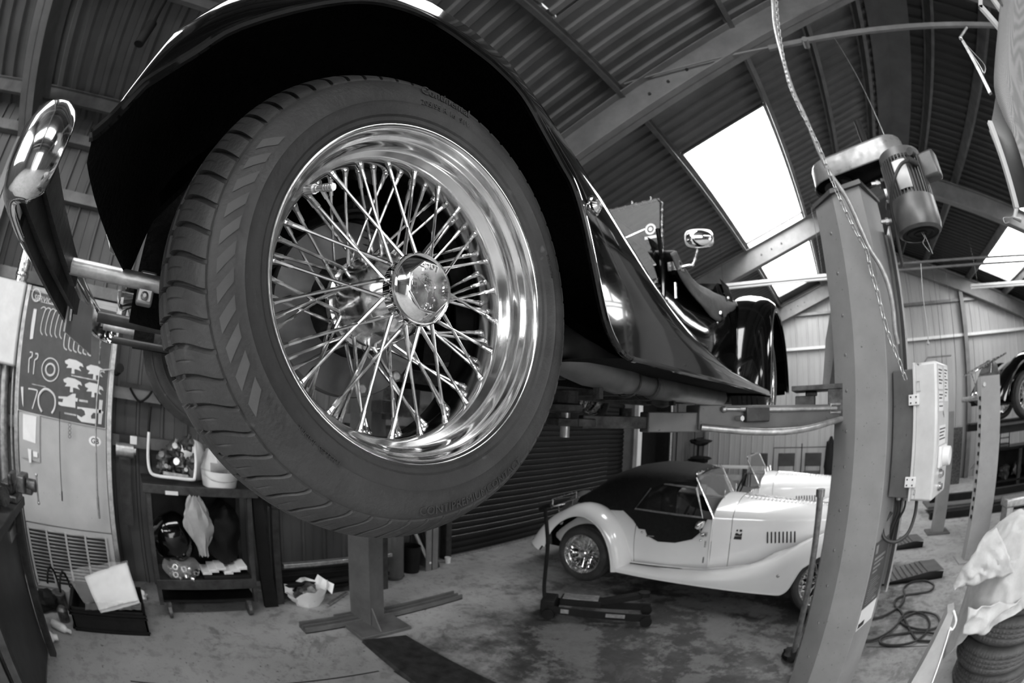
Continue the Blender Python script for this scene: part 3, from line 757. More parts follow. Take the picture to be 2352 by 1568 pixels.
        part('mirror_stalk', MB().tube([c+Vector((.0, -s*.01, -.04)), c+Vector((.01, -s*.03, -.10)), Vector((-1.23, s*.63, .68)), Vector((-1.22, s*.57, .67))], .007, 8, sm=4).cbox((-1.22, s*.585, .675), (.05, .05, .035)), M_['chrome2'], mo, local=True)
    for s in (-1, 1):       # headlamps on the wings and low spot lamps
        hl = MB(); hl.lathe([(0,.10),(.03,.098),(.07,.08),(.088,.055),(.092,.04),(.09,.03),(.085,0),(.07,-.06),(.04,-.10),(0,-.12)], 32, Matrix.Translation((.12, s*.36, .66)) @ Matrix.Rotation(pi/2, 4, 'Y'))
        P('headlamp', hl, M_['chrome'])
        hl = MB(); hl.lathe([(0,.04),(.04,.035),(.062,.02),(.065,.01),(.06,0),(.045,-.03),(0,-.05)], 24, Matrix.Translation((.40, s*.36, .37)) @ Matrix.Rotation(pi/2, 4, 'Y'))
        P('spot_lamp', hl, M_['chrome'])
    # chassis, floor, running gear
    ch = MB()
    for s in (-1, 1): ch.box((-2.95, s*.33-.03, .22), (.28, s*.33+.03, .30))
    for x in (.22, -.35, -1.0, -1.7, -2.2, -2.9): ch.box((x-.03, -.33, .23), (x+.03, .33, .29))
    cs = P('chassis_frame', ch, M_['undergrime'], smooth_=False)
    part('floor_pan', MB().box((-2.9, -.46, .295), (-.25, .46, .305)), M_['under'], cs, local=True)
    part('fuel_tank', MB().box((-2.85, -.35, .30), (-2.3, .35, .5)), M_['under'], cs, local=True, bevel=.03)
    ax = MB(); ax.cyl((-2.46, -.6, .30), (-2.46, .6, .30), .035, n=14); ax.ball((-2.46, 0, .30), .11, 16, 10)
    P('rear_axle', ax, M_['undergrime'])
    fa = MB()
    fa.tube([(0, -.52, .44), (.02, -.3, .46), (.02, .3, .46), (0, .52, .44)], .022, 10); fa.tube([(0, -.52, .20), (0, .52, .20)], .022, 10)
    for s in (-1, 1):
        fa.cyl((0, s*.52, .18), (0, s*.52, .46), .016, n=12); fa.bar((0, s*.5, .44), (.2, s*.33, .27), .02, .02)
        for k in range(9): fa.merge(MB().lathe([(.030,-.004),(.034,0),(.030,.004),(.026,0)], 16, Matrix.Translation((0, s*.52, .33+.012*k)), closed=True))
    fa.tube([(-.1, -.5, .30), (-.12, 0, .30), (-.1, .5, .30)], .011, 8)
    P('front_suspension', fa, M_['undergrime'])
    return car

# ------------------------------------------------------------------ the black roadster up on the lift
MB_ = Matrix.Translation((-1.17, .328, 1.635)) @ Matrix.Rotation(-pi/2, 4, 'Z')
bk = morgan('black vintage-style roadster raised on the two-post lift, big wire wheel showing', MB_, M_['black'], False, True, WS=(-1.33, -1.43, 1.10, .46), drop=.12)
nW = Vector((.999, .039, .02)).normalized()
hero = make_wheel(bk, WM[bk.name].inverted() @ frame((-.43, .328, 1.90), nW), hero=True)
make_wheel(bk, WM[bk.name].inverted() @ frame((-1.91, .328, 1.90), (-1, 0, 0)))
make_wheel(bk, WM[bk.name].inverted() @ frame((-.445, 2.79, 1.985), (1, 0, 0)))
make_wheel(bk, WM[bk.name].inverted() @ frame((-1.895, 2.79, 1.985), (-1, 0, 0)))
def PW(n, mb, m, **k): return part(n, mb, m, bk, **k)
# bumper: chrome blade that wraps back at its end, dark behind
bp = MB(); path = [(-.376,-.126), (-.369,-.138), (-.372,-.153), (-.392,-.167), (-.45,-.178), (-.6,-.190), (-.9,-.195), (-1.17,-.197), (-1.44,-.195), (-1.74,-.190), (-1.89,-.178), (-1.948,-.167), (-1.968,-.153), (-1.971,-.138), (-1.964,-.126)]
Pp = smooth([Vector((x, y, 0)) for x, y in path], 4); rows = []
for i, p in enumerate(Pp):
    t = (Pp[min(i+1, len(Pp)-1)]-Pp[max(i-1, 0)]).normalized(); nn = Vector((t.y, -t.x, 0));
    if nn.dot(p-Vector((-1.17, 0, 0))) < 0: nn = -nn
    k = min(1, (i+1)/5, (len(Pp)-i)/5); hgt = .046*(.6+.4*sqrt(k))
    rows.append([p+Vector((0, 0, 1.908))+nn*o*.8+Vector((0, 0, z*hgt)) for o, z in ((-.010,-1),(.004,-.97),(.014,-.8),(.020,-.45),(.0215,0),(.020,.45),(.014,.8),(.004,.97),(-.010,1))])
bmp = PW('front_bumper', MB().grid(rows), M_['chrome'], solid=.004, ang=60)
for xx in (-.74, -1.60):
    PW('bumper_tube', MB().cyl((xx, -.15, 1.893), (xx, .10, 1.893), .0135, n=14), M_['steel'])
    x2 = xx-.16 if xx > -1.2 else xx+.16; PW('bumper_tube', MB().cyl((x2, -.10, 1.845), (x2, .10, 1.845), .011, n=12), M_['darksteel'])
b2 = MB(); b2.bar((-.43, -.172, 1.94), (-.80, -.15, 1.89), .012, .035).bar((-.43, -.175, 1.90), (-.95, -.16, 1.86), .010, .03).bar((-.48, -.178, 1.88), (-1.05, -.178, 1.83), .006, .03)
PW('bumper_iron', b2, M_['darksteel'])
cl = MB(); cl.cbox((-.755, -.005, 1.885), (.04, .03, .05)).cyl((-.73, -.005, 1.87), (-.72, -.005, 1.87), .008, n=6); PW('tube_clamp', cl, M_['steel'], bevel=.004)
pl = MB(); q = [at(165, 677, 'y', -.165), at(214, 707, 'y', -.165), at(209, 814, 'y', -.165), at(149, 761, 'y', -.165)]
pl.add(q+[v+Vector((0, -.004, 0)) for v in q], [(0,1,2,3),(7,6,5,4),(0,4,5,1),(1,5,6,2),(2,6,7,3),(3,7,4,0)])
npl = PW('number_plate', pl, M_['cab']); part('plate_edge', MB().tube([at(178, 610, 'y', -.165), at(160, 735, 'y', -.165)], .006, 8), M_['chrome2'], npl)
# indicator lamp on the wing flank
il = MB(); c = Vector((-.372, .605, 2.105)); Mi = Matrix.Translation(c) @ Matrix.Rotation(pi/2, 4, 'Y')
lamp = PW('side_indicator', MB().lathe([(0,.012),(.008,.0115),(.0145,.006),(.0155,.002),(.019,.001),(.0195,-.004),(0,-.004)], 24, Mi), M_['chrome'])
part('lamp_lens', MB().lathe([(0,.0175),(.005,.0165),(.0095,.0115),(.0105,.006)], 16, Mi), M_['glass'], lamp)
# exhaust: fat silencer under the wing, then pipe back under the sill
ex = PW('exhaust', MB().tube([(-.70, .70, 1.97), (-.66, .80, 1.945), (-.62, .92, 1.895), (-.61, 1.08, 1.872), (-.61, 1.2, 1.862)], [.050, .056, .055, .050, .042], 18, sm=3).tube([(-.61, 1.18, 1.863), (-.61, 1.30, 1.858), (-.61, 1.34, 1.858)], [.034, .034, .037], 16)
   .tube([(-.61, 1.33, 1.858), (-.61, 1.36, 1.857), (-.61, 1.6, 1.855), (-.61, 2.2, 1.855), (-.61, 2.25, 1.855)], [.037, .042, .042, .042, .03], 18), M_['skin'])
for y_, z_ in ((.97, 1.885), (1.19, 1.862), (1.33, 1.858)): part('pipe_clamp', MB().lathe([(.049,-.006),(.052,0),(.049,.006)], 20, Matrix.Translation((-.615, y_, z_)) @ Matrix.Rotation(pi/2, 4, 'X')), M_['undergrime'], ex)
for y_ in (1.02, 1.55): part('pipe_hanger', MB().bar((-.61, y_, 1.83), (-.61, y_, 1.80), .02, .02), M_['undergrime'], ex)
PW('undertray', MB().box((-1.7, .62, 1.90), (-.64, 2.9, 1.93)).bar((-.62, .66, 1.93), (-.80, 1.05, 1.98), .02, .05).box((-.9, .6, 1.85), (-.70, 1.0, 1.92)), M_['undergrime'], smooth_=False)
# brake disc, caliper and hub carrier behind the spokes
Mw = frame((-.43, .328, 1.90), nW)
PW('brake_disc', MB().lathe([(.05,-.185),(.136,-.186),(.138,-.19),(.138,-.203),(.136,-.206),(.05,-.206)], 64, Mw), M_['skin'])
ca = MB()
for a0 in (2.1,):
    for k in range(7):
        t = a0+pi+.09*k-.3; ca.merge(MB().cbox((.125*cos(t), .125*sin(t), -.185), (.05, .03, .06), Matrix.Rotation(t, 3, 'Z')), Mw)
ca.merge(MB().cyl((-.10, -.06, -.15), (-.10, -.06, -.14), .010, n=6), Mw); ca.merge(MB().cyl((-.125, .0, -.15), (-.125, 0, -.14), .010, n=6), Mw)
PW('brake_caliper', ca, M_['steel'], bevel=.004, kind='stuff')
PW('hub_carrier', MB().lathe([(0,-.15),(.06,-.15),(.075,-.17),(.08,-.19),(.05,-.21),(.04,-.30),(0,-.30)], 32, Mw), M_['undergrime'])
hs = MB(); hs.tube([(-.66, .21, 2.12), (-.62, .20, 2.10), (-.60, .16, 2.05), (-.62, .10, 1.98), (-.70, .08, 1.93)], .005, 8, sm=4).cyl((-.72, .10, 2.10), (-.66, .11, 2.10), .012, n=10)
PW('brake_hose', hs, M_['undergrime'])
cL = at(1506,585,'x',-.74)
PW('spot_lamp', MB().ball(cL, .036, 18, 12, (.9,.7,1.2)).cyl(cL+Vector((0,.02,0)), cL+Vector((-.02,.07,-.03)), .012, n=10), M_['chrome'])
# grey canvas tonneau folded along the door top
tn = []
up_ = smooth([at(x,y,'x',-.59) for x,y in ((1543,574),(1556,595),(1580,628),(1610,655),(1650,675),(1690,692))], 4)
lo_ = smooth([at(x,y,'x',-.57) for x,y in ((1541,582),(1560,628),(1585,668),(1618,708),(1652,738),(1684,712))], 4)
for A_, B_ in zip(up_, lo_):
    tn.append([A_.lerp(B_, k/8)+Vector((.018*sin(pi*k/8)+.004*sin(k*2.+A_.y*20), 0, 0)) for k in range(9)])
    tn[-1].insert(0, A_+Vector((-.10, 0, .015)))
tq = PW('tonneau_cover', MB().grid(tn), M_['canvas'], solid=.008, ang=70)
for px_, py_ in ((1672,685),(1690,697),(1655,738),(1645,741)): part('press_stud', MB().ball(at(px_, py_, 'x', -.58), .011, 10, 6), M_['bright'], tq)
cK = at(1494,526,'y',1.655); bd = MB(); bd.lathe([(.016,-.001),(.016,.001),(.026,.001),(.026,-.001)], 20, Matrix.Translation(cK) @ Matrix.Rotation(pi/2, 4, 'X'), closed=True)
bd.lathe([(0,.001),(.010,.001),(.010,-.001)], 12, Matrix.Translation(cK) @ Matrix.Rotation(pi/2, 4, 'X')).cbox(cK+Vector((0,0,-.038)), (.06, .002, .014)); PW('screen_sticker', bd, M_['whitepl'])

# ------------------------------------------------------------------ white roadsters on the floor
MWh = Matrix.Translation((.03, 4.66, 0))
def white_car(label, Mx, top):
    car = morgan(label, Mx, M_['white'], True, False, group='white roadsters')
    def P(n, mb, m, **k): return part(n, mb, m, car, local=True, **k)
    for x in (0, -2.46):
        for s in (1, -1):
            make_wheel(car, frame((x, s*.735, .318), (0, s, 0)))
    P('seat', MB().box((-2.0, -.45, .3), (-1.55, .45, .42)).box((-2.05, -.45, .4), (-1.9, -.05, .95)).box((-2.05, .05, .4), (-1.9, .45, .95)), M_['seat'], bevel=.04)
    P('steering_wheel', MB().tube([Vector((-1.5+.06*sin(a), -.25+.18*cos(a), .80+.17*sin(a))) for a in [2*pi*k/24 for k in range(24)]], .012, 8, closed=True), M_['blackmat'])
    P('interior_floor', MB().box((-2.1, -.5, .29), (-1.15, .5, .31)), M_['blackmat'])
    if top:
        st = [(-1.37,.47,1.16,1.235),(-1.5,.50,1.17,1.27),(-1.7,.52,1.17,1.29),(-1.95,.53,1.16,1.285),(-2.15,.53,1.13,1.25),(-2.35,.51,1.05,1.17),(-2.5,.49,.96,1.06),(-2.62,.47,.90,.97),(-2.72,.45,.86,.90)]
        rows = []
        for x, hw, zs, zt in st:
            zlow = interp([(-1.37,1.15),(-1.88,1.10),(-1.98,.78),(-2.3,.80),(-2.72,.82)], x)
            r = [(hw+.035*(1 if x < -1.9 else .2), zlow), (hw+.02, zlow+(zs-zlow)*.5), (hw, zs)]
            for k in range(1, 6): a = k*pi/2/5; r.append((hw*cos(a)**.8 if k < 5 else 0, zs+(zt-zs)*sin(a)))
            half = [Vector((x, y, z)) for y, z in r]; rows.append([Vector((v.x, -v.y, v.z)) for v in half]+[v for v in reversed(half)][1:])
        ht = P('soft_top', MB().grid(rows), M_['fabric'], solid=.01, ang=60)
        for s in (1, -1):
            # side screen: fabric lower part dropping over the cut-down door
            pts = [(-1.21,.80),(-1.25,.70),(-1.33,.62),(-1.50,.565),(-1.68,.555),(-1.80,.60),(-1.83,.66),(-1.90,.66),(-1.96,.72),(-2.05,.86),(-2.0,1.05),(-1.86,1.16),(-1.40,1.15),(-1.30,1.0)]
            win = [(-1.25,.835),(-1.36,1.10),(-1.80,1.13),(-1.965,.855)]
            y0 = s*.605
            low = [(-1.21,.84)]+pts[1:9]+[(-2.0,.85)]
            low = [(-1.20,.83),(-1.25,.70),(-1.33,.62),(-1.50,.565),(-1.68,.555),(-1.80,.60),(-1.83,.66),(-1.90,.66),(-1.97,.74),(-2.12,.85)]
            mb = MB(); n_ = len(low)
            mb.prism(low, -.006, .006, Matrix(((1,0,0,0),(0,0,1,y0),(0,1,0,0),(0,0,0,1))))
            ss = P('side_screen', mb, M_['fabric'])
            fr = MB(); w3 = [Vector((x, s*(.60-(z-.83)*.28), z)) for x, z in win]
            fr.tube(w3, .013, 8, closed=True); part('screen_frame', fr, M_['steel'], ss, local=True)
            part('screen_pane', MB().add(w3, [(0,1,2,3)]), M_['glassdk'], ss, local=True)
            P('soft_top_flap', MB().add([Vector((-1.965,s*.60,.85)), Vector((-1.80,s*.52,1.135)), Vector((-2.0,s*.54,1.15)), Vector((-2.3,s*.56,.80)), Vector((-2.12,s*.6,.82))], [(0,1,2,3,4)]).add([Vector((-1.36,s*.525,1.11)), Vector((-1.80,s*.52,1.14)), Vector((-1.8,s*.52,1.18)), Vector((-1.36,s*.485,1.17))], [(0,1,2,3)]), M_['fabric'])
            P('turn_button', MB().ball((-1.24, s*.615, .62), .012, 8, 6), M_['bright']); P('turn_button', MB().ball((-1.86, s*.615, .63), .012, 8, 6), M_['bright'])
        # luggage rack of chrome tubes over the tail
        rk = MB()
        rk.tube([(-2.75,-.42,.86),(-3.12,-.42,.70),(-3.16,-.36,.68),(-3.16,.36,.68),(-3.12,.42,.70),(-2.75,.42,.86),(-2.70,.36,.88),(-2.70,-.36,.88)], .010, 8, closed=True)
        for k in range(4): z = .85-.035*k; x = -2.78-.08*k; rk.tube([(x,-.42,z),(x,.42,z)], .007, 8)
        rk.tube([(-2.78,-.42,.92),(-3.1,-.42,.80)], .008, 8).tube([(-2.78,.42,.92),(-3.1,.42,.80)], .008, 8)
        for s in (-1, 1):
            for x, z in ((-2.78,.92),(-3.1,.80)): rk.cyl((x, s*.42, z), (x, s*.42, z-.07), .008, n=8)
            rk.cyl((-2.9, s*.3, .8), (-2.9, s*.3, .60), .008, n=8).cyl((-3.1, s*.3, .7), (-3.05, s*.3, .5), .008, n=8)
        P('luggage_rack', rk, M_['chrome2'])
        rw = MB(); rw.lathe([(.10,-.05),(.2,-.05),(.3,-.09),(.33,-.05),(.335,.0),(.33,.05),(.3,.09),(.2,.05),(0,.05)], 32, Matrix.Translation((-3.02, 0, .56)) @ Matrix.Rotation(radians(-62), 4, 'Y'))
        P('spare_wheel', rw, M_['rubber2'])
        for q_ in ((-3.0, -.60, .56), (-3.0, .60, .56), (-2.98, -.3, .62)): P('reversing_lamp', MB().ball(q_, .038, 12, 8), M_['chrome2'])
        # emblem on the bonnet side: a small crown over a bar
        yb = -.485; e = MB(); cx_, cz = -.93, .665; Me = Matrix(((1,0,0,cx_),(0,0,1,-.462),(0,1,0,cz),(0,0,0,1)))
        e.prism([(-.055,-.045),(.055,-.045),(.055,-.015),(-.055,-.015)], -.004, .004, Me)
        e.prism([(-.055,-.01),(.055,-.01),(.055,.02),(.03,.005),(.0,.02),(-.03,.005),(-.055,.02)], -.004, .004, Me)
        for k in (-1, 0, 1): e.prism([(.04*k-.012,.032),(.04*k+.012,.032),(.04*k+.012,.052),(.04*k-.012,.052)], -.004, .004, Me)
        P('crown_emblem', e, M_['ink'])
        P('wing_stud', MB().lathe([(0,.006),(.012,.004),(.016,0)], 12, Matrix.Translation((-.42, -.797, .40)) @ Matrix.Rotation(pi/2, 4, 'X')), M_['steel'])
    return car
wc = white_car('white vintage-style roadster with black soft top, parked before the roller shutter', MWh, True)
wc2 = white_car('white open roadster parked behind the one with the black soft top', Matrix.Translation((.10, 6.75, 0)), False)

# ------------------------------------------------------------------ two-post lift: the near post, its motor and controls
M4 = lambda *r: Matrix(r)
pp = [(-.015,2.253),(.090,2.120),(.244,2.058),(.353,2.272),(.335,2.282),(.235,2.083),(.097,2.140),(.004,2.262),(.05,2.36),(.035,2.37)]
lift = thing('lift_post', 'tall grey lift post with folded corners, carrying motor and control box', 'lift post', (.15, 2.2, 0), group='posts of the two-post lift')
part('column', MB().prism(pp, .02, 2.775), M_['post'], lift, smooth_=False, bevel=.002)
cp = [(-.035,2.262),(.083,2.10),(.255,2.035),(.37,2.28),(.06,2.39)]
part('cap_plate', MB().prism(cp, 2.775, 2.79).prism([(a*.97+.005, b*.97+.065) for a, b in cp], 2.79, 2.80), M_['postdk'], lift, smooth_=False)
part('base_plate', MB().box((-.15, 1.98, 0), (.45, 2.45, .02)), M_['postdk'], lift, bevel=.003)
a0 = Vector((-.015, 2.253, 0)); a1 = Vector((.090, 2.120, 0)); nr = Vector((-.785, -.62, 0)).normalized(); mid_ = a0*.42+a1*.58
b0 = None
for k, z in enumerate([.35,.55,.75,.95,1.13,1.32,1.52,1.68,1.86,2.02,2.2,2.4,2.6]):
    if b0 is None:
        bm = MB(); bm.lathe([(0,.004),(.004,.004),(.0075,.002),(.008,0)], 12, frame((0,0,0), nr)); b0 = part('bolt', bm, M_['steel'], lift, local=True); base = Vector((-.15, -2.2, 0))
        b0.location = base+mid_+Vector((0, 0, z))
    else:
        c = link_copy(b0, lift); c.location = base+mid_+Vector((0, 0, z))
# placards on the post's right-hand face
P2 = Vector((.244, 2.058, 0)); P3 = Vector((.353, 2.272, 0)); dF = (P3-P2).normalized(); nF = Vector((dF.y, -dF.x, 0))
def on_face(u, z, o=.0015): return P2+dF*u+nF*o+Vector((0, 0, z))
def plate(u0, u1, z0, z1, o=.0012, th=.001):
    mb = MB(); q = [on_face(u0,z0,o), on_face(u1,z0,o), on_face(u1,z1,o), on_face(u0,z1,o)]; q2 = [v+nF*th for v in q]
    return mb.add(q+q2, [(3,2,1,0),(4,5,6,7),(0,1,5,4),(1,2,6,5),(2,3,7,6),(3,0,4,7)])
pk = part('warning_placard', plate(.01, .20, .87, 1.19), M_['boardbk'], lift, smooth_=False)
tl = MB(); tl.merge(plate(.02,.05,1.135,1.175,.0025)); 
for k, (l, h) in enumerate(((.14,.012),(.13,.010),(.09,.010),(.06,.008))): tl.merge(plate(.03, .03+l, 1.115-.022*k-h, 1.115-.022*k, .0025))
for k in range(11): tl.merge(plate(.03, .12+.06*((k*7)%5)/5, 1.01-.012*k-.003, 1.01-.012*k, .0025))
tl.merge(plate(.12, .17, .883, .893, .0025))
part('placard_print', tl, M_['steel'], pk, smooth_=False, kind='stuff')
p2_ = part('white_placard', plate(.01, .20, .755, .865), M_['print'], lift, smooth_=False)
part('placard_print', plate(.02, .09, .765, .79, .0025), M_['ink'], p2_, smooth_=False)
# belt cover
cov = thing('belt_cover', 'pressed alloy belt cover on top of the motor-carrying lift post', 'belt cover', (.25, 2.15, 2.86))
E1 = at(1920,403,'z',2.86); E2 = at(2045,356,'z',2.86); dC = (E2-E1); dC.z = 0; dC.normalize(); nC = Vector((-dC.y, dC.x, 0)); r = .135
cA = E1+nC*r-dC*.045; cB = E2+nC*.10-dC*.03
def stadium(rA, rB, zz, n=14):
    out = []
    for k in range(n+1): a = -pi/2-pi*k/n; out.append(cA+(dC*cos(a)+nC*sin(a))*rA)
    for k in range(n+1): a = pi/2-pi*k/n; out.append(cB+(dC*cos(a)+nC*sin(a))*rB)
    return [Vector((v.x, v.y, zz)) for v in out]
rows = [stadium(r+.006,.106,2.855), stadium(r+.006,.106,2.862), stadium(r,.100,2.864), stadium(r-.001,.099,2.965), stadium(r-.006,.094,2.978), stadium(r-.018,.082,2.985), stadium(r-.03,.07,2.987)]
mb = MB(); mb.grid(rows, cv=True); mb.add(rows[-1], [tuple(range(len(rows[-1])))]); part('cover', mb, M_['alu'], cov, solid=.002, ang=40)
mb = MB(); s_ = stadium(r-.002,.097,2.885); mb.add(s_, [tuple(range(len(s_)))]); pl_ = part('motor_plate', mb, M_['under'], cov, solid=.006)
part('pulley', MB().cyl((cB.x, cB.y, 2.865), (cB.x, cB.y, 2.945), .05, n=28), M_['darksteel'], cov)
part('pulley', MB().cyl((cA.x, cA.y, 2.865), (cA.x, cA.y, 2.945), .085, n=28).cyl((cA.x, cA.y, 2.79), (cA.x, cA.y, 2.87), .025, n=14), M_['darksteel'], cov)
mb = MB(); mb.cyl(cB+Vector((-.10, .05, 2.975-2.86)), cB+Vector((-.10, .05, .17)), .030, .024, n=14).cyl(cB+Vector((-.10, .05, .16)), cB+Vector((-.10,.05,.31)), .021, n=14)
solo('black_end_stop', 'short black tube standing on top of the belt cover', 'tube', mb, M_['blackmat'])
# electric motor, hung vertically
mc = Vector((.492, 1.96, 0))
mot = thing('electric_motor', 'finned grey electric motor hung beside the top of the motor-carrying lift post', 'motor', (mc.x, mc.y, 2.49))
T = Matrix.Translation(mc)
part('stator', MB().lathe([(0,2.82),(.103,2.82),(.103,2.60),(0,2.60)], 48, T), M_['motor'], mot)
part('end_bell', MB().lathe([(0,2.852),(.05,2.852),(.10,2.848),(.115,2.84),(.117,2.80),(.110,2.79),(0,2.79)], 48, T), M_['motor'], mot)
f0 = None
for k in range(40):
    a = 2*pi*k/40
    if f0 is None: f0 = part('cooling_fin', MB().box((.098,-.0024,.11),(.119,.0024,.31)), M_['motor'], mot, local=True)
    else: link_copy(f0, mot, Matrix.Rotation(a, 4, 'Z'))
part('fan_cowl', MB().lathe([(.106,2.612),(.1195,2.612),(.1205,2.57),(.1215,2.56),(.1215,2.50),(.116,2.475),(.100,2.464),(.098,2.468)], 56, T), M_['motor'], mot)
part('fan_grille', MB().lathe([(.10,2.470),(.07,2.472),(.04,2.470),(0,2.471)], 40, T).lathe([(.066,2.466),(.070,2.464),(.074,2.466),(.070,2.469)], 40, T, closed=True).lathe([(.03,2.466),(.033,2.464),(.036,2.466),(.033,2.469)], 40, T, closed=True), M_['blackmat'], mot)
part('motor_foot', MB().box((.385, 1.99, 2.60), (.425, 2.12, 2.80)).box((.36, 2.0, 2.64), (.40, 2.08, 2.66)).box((.36, 2.0, 2.75), (.40, 2.08, 2.77)), M_['motor'], mot, bevel=.004)
for z in (2.57, 2.76): part('mounting_bolt', MB().cyl((.31, 2.03, z), (.40, 2.03, z), .010, n=6).cyl((.335, 2.03, z), (.350, 2.03, z), .016, n=6), M_['steel'], mot)
np_ = MB(); rows = []
for z in (2.635, 2.77):
    rows.append([mc+Vector((.1205*cos(a), .1205*sin(a), z)) for a in [radians(-128+ 5*k) for k in range(8)]])
npq = part('rating_plate', MB().grid(rows), M_['print'], mot, solid=.001)
tb = MB(); tb.cbox((0,0,0), (.10,.075,.13)); jb = part('terminal_box', MB().merge(tb, Matrix.Translation(mc+Vector((.135,-.06,2.75))) @ Matrix.Rotation(radians(-30), 4, 'Z')), M_['motor'], mot, bevel=.014)
part('cable_gland', MB().cyl(mc+Vector((.05,-.115,2.79)), mc+Vector((.03,-.14,2.79)), .020, n=16).cyl(mc+Vector((.05,-.115,2.74)), mc+Vector((.01,-.15,2.745)), .016, n=12), M_['darksteel'], jb)
cpts = [mc+Vector((.02,-.145,2.745)), mc+Vector((-.04,-.15,2.725)), mc+Vector((-.10,-.13,2.66)), mc+Vector((-.135,-.07,2.58)), mc+Vector((-.13,-.02,2.50)), mc+Vector((-.12,.05,2.35))]
solo('motor_cable', 'black cable looping from the motor terminal box down the post', 'cable', MB().tube(cpts, .0085, 10, sm=6), M_['cable'])
mb = MB(); tw = [mc+Vector((.0, -.02, 2.468)), mc+Vector((.01, -.02, 2.44)), mc+Vector((-.005, -.02, 2.42)), mc+Vector((.02,-.02,2.38))]
mb.tube(tw, .002, 5, sm=3).tube([mc+Vector((0,-.02,2.50)), mc+Vector((.02,-.02,2.43)), mc+Vector((.035,-.02,2.37))], .002, 5, sm=3).tube([at(2115,605,'y',1.96), at(2120,680,'y',1.96), at(2130,750,'y',1.96), at(2132,785,'y',1.96)], .0022, 5, sm=3).ball(at(2132,788,'y',1.96), .008, 8, 6)
solo('pull_cord', 'frayed thin pull cord hanging under the electric motor', 'cord', mb, M_['greyplast'])
# steel back channel behind the post on the right, with slots
ch = solo('cable_channel', 'slotted grey steel channel running down behind the motor-carrying lift post', 'channel', MB().box((.375, 2.22, .9), (.385, 2.34, 2.62)).box((.30, 2.335, .9), (.385, 2.345, 2.62)), M_['post'], smooth_=False)
# carriage, strut, rear arm
st = thing('lift_carriage', 'dark steel lift carriage inside the motor-carrying post with rear arm pivot', 'lift carriage', (-.05, 2.4, 1.75))
part('strut', MB().add([at(1889,885,'y',2.45), at(1905,885,'y',2.45), at(1932,610,'y',2.45), at(1921,610,'y',2.45), at(1896,780,'y',2.45)], [(0,1,2,3,4)]).add([at(1905,885,'y',2.45), at(1925,885,'y',2.35), at(1938,610,'y',2.35), at(1932,610,'y',2.45)], [(0,1,2,3)]), M_['postdk'], st, smooth_=False, solid=.006)
part('arm_plate', MB().box((-.235, 2.2, 1.872), (.03, 2.42, 1.896)), M_['undergrime'], st, bevel=.003)
part('pad_block', MB().box((-.22, 2.24, 1.805), (-.12, 2.36, 1.85)).box((-.17, 2.27, 1.85), (-.11, 2.34, 1.872)), M_['undergrime'], st, bevel=.004)
part('pivot_block', MB().box((-.05, 2.2, 1.72), (.03, 2.36, 1.872)), M_['undergrime'], st, bevel=.004)
part('rear_arm', MB().bar((-.03, 2.35, 1.765), (-.70, 3.15, 1.765), .10, .07).bar((-.6, 3.0, 1.765), (-.80, 3.28, 1.765), .07, .05).cyl((-.80, 3.28, 1.78), (-.80, 3.28, 1.835), .06, n=16), M_['undergrime'], st, bevel=.004)
# front swing arm, pad nearest the wheel
S = Vector((0, 2.2, 0)); D_ = Vector((-.85, -.98, 0)); up = (0, 0, 1)
arm = thing('swing_arm', 'telescopic steel swing arm reaching from the motor-carrying lift post under the black roadster', 'lift arm', (-.4, 1.7, 1.72))
def sp_(t, z): return S+D_*t+Vector((0, 0, z))
part('outer_arm', MB().bar(sp_(.03, 1.757), sp_(.635, 1.757), .10, .088), M_['postdk'], arm, bevel=.004)
part('middle_arm', MB().bar(sp_(.60, 1.740), sp_(.785, 1.740), .075, .070), M_['postdk'], arm, bevel=.004)
part('inner_arm', MB().bar(sp_(.75, 1.738), sp_(.96, 1.738), .055, .042), M_['undergrime'], arm, bevel=.003)
e = sp_(1.0, 0)
part('pad_head', MB().cyl(e+Vector((0,0,1.722)), e+Vector((0,0,1.748)), .062, n=6).bar(sp_(.93,1.735), sp_(1.03,1.735), .09, .026), M_['undergrime'], arm, bevel=.003)
part('pad_screw', MB().cyl(e+Vector((0,0,1.685)), e+Vector((0,0,1.765)), .016, n=16), M_['steel'], arm)
part('lifting_pad', MB().lathe([(0,1.765),(.045,1.765),(.055,1.772),(.055,1.790),(.045,1.795),(0,1.795)], 24, Matrix.Translation(e)).cyl(e+Vector((0,0,1.795)), e+Vector((0,0,1.835)), .04, n=16), M_['undergrime'], arm)
sideN = Vector((D_.y, -D_.x, 0)).normalized();
if sideN.dot(Vector((0,-1,0))) < 0: sideN = -sideN
o_ = sideN*.058
part('locking_rod', MB().cyl(sp_(.55,1.785)+o_, sp_(.50,1.785)+o_, .006, n=8).cyl(sp_(.50,1.785)+o_, sp_(.47,1.785)+o_, .008, n=8).cyl(sp_(.40,1.783)+o_, sp_(.06,1.783)+o_, .0085, n=12).ball(sp_(.555,1.785)+o_, .012, 8, 6), M_['steel'], arm)
part('rod_guide', MB().bar(sp_(.48,1.765)+o_, sp_(.39,1.765)+o_, .03, .055), M_['darksteel'], arm, bevel=.005)
part('guide_bolt', MB().cyl(sp_(.505,1.752)+o_*.9, sp_(.505,1.752)+o_*1.5, .010, n=6), M_['steel'], arm)
part('rod_yoke', MB().tube([sp_(.03,1.80)+o_*.9, sp_(.085,1.80)+o_*.9, sp_(.09,1.765)+o_*.9, sp_(.03,1.765)+o_*.9], .006, 8), M_['steel'], arm)
gd = [sp_(.63,1.722)+o_*1.0, sp_(.60,1.718)+o_*1.3, sp_(.5,1.705)+o_*2.2, sp_(.38,1.700)+o_*2.6, sp_(.25,1.708)+o_*2.3, sp_(.12,1.725)+o_*1.6, sp_(.03,1.735)+o_*1.0]
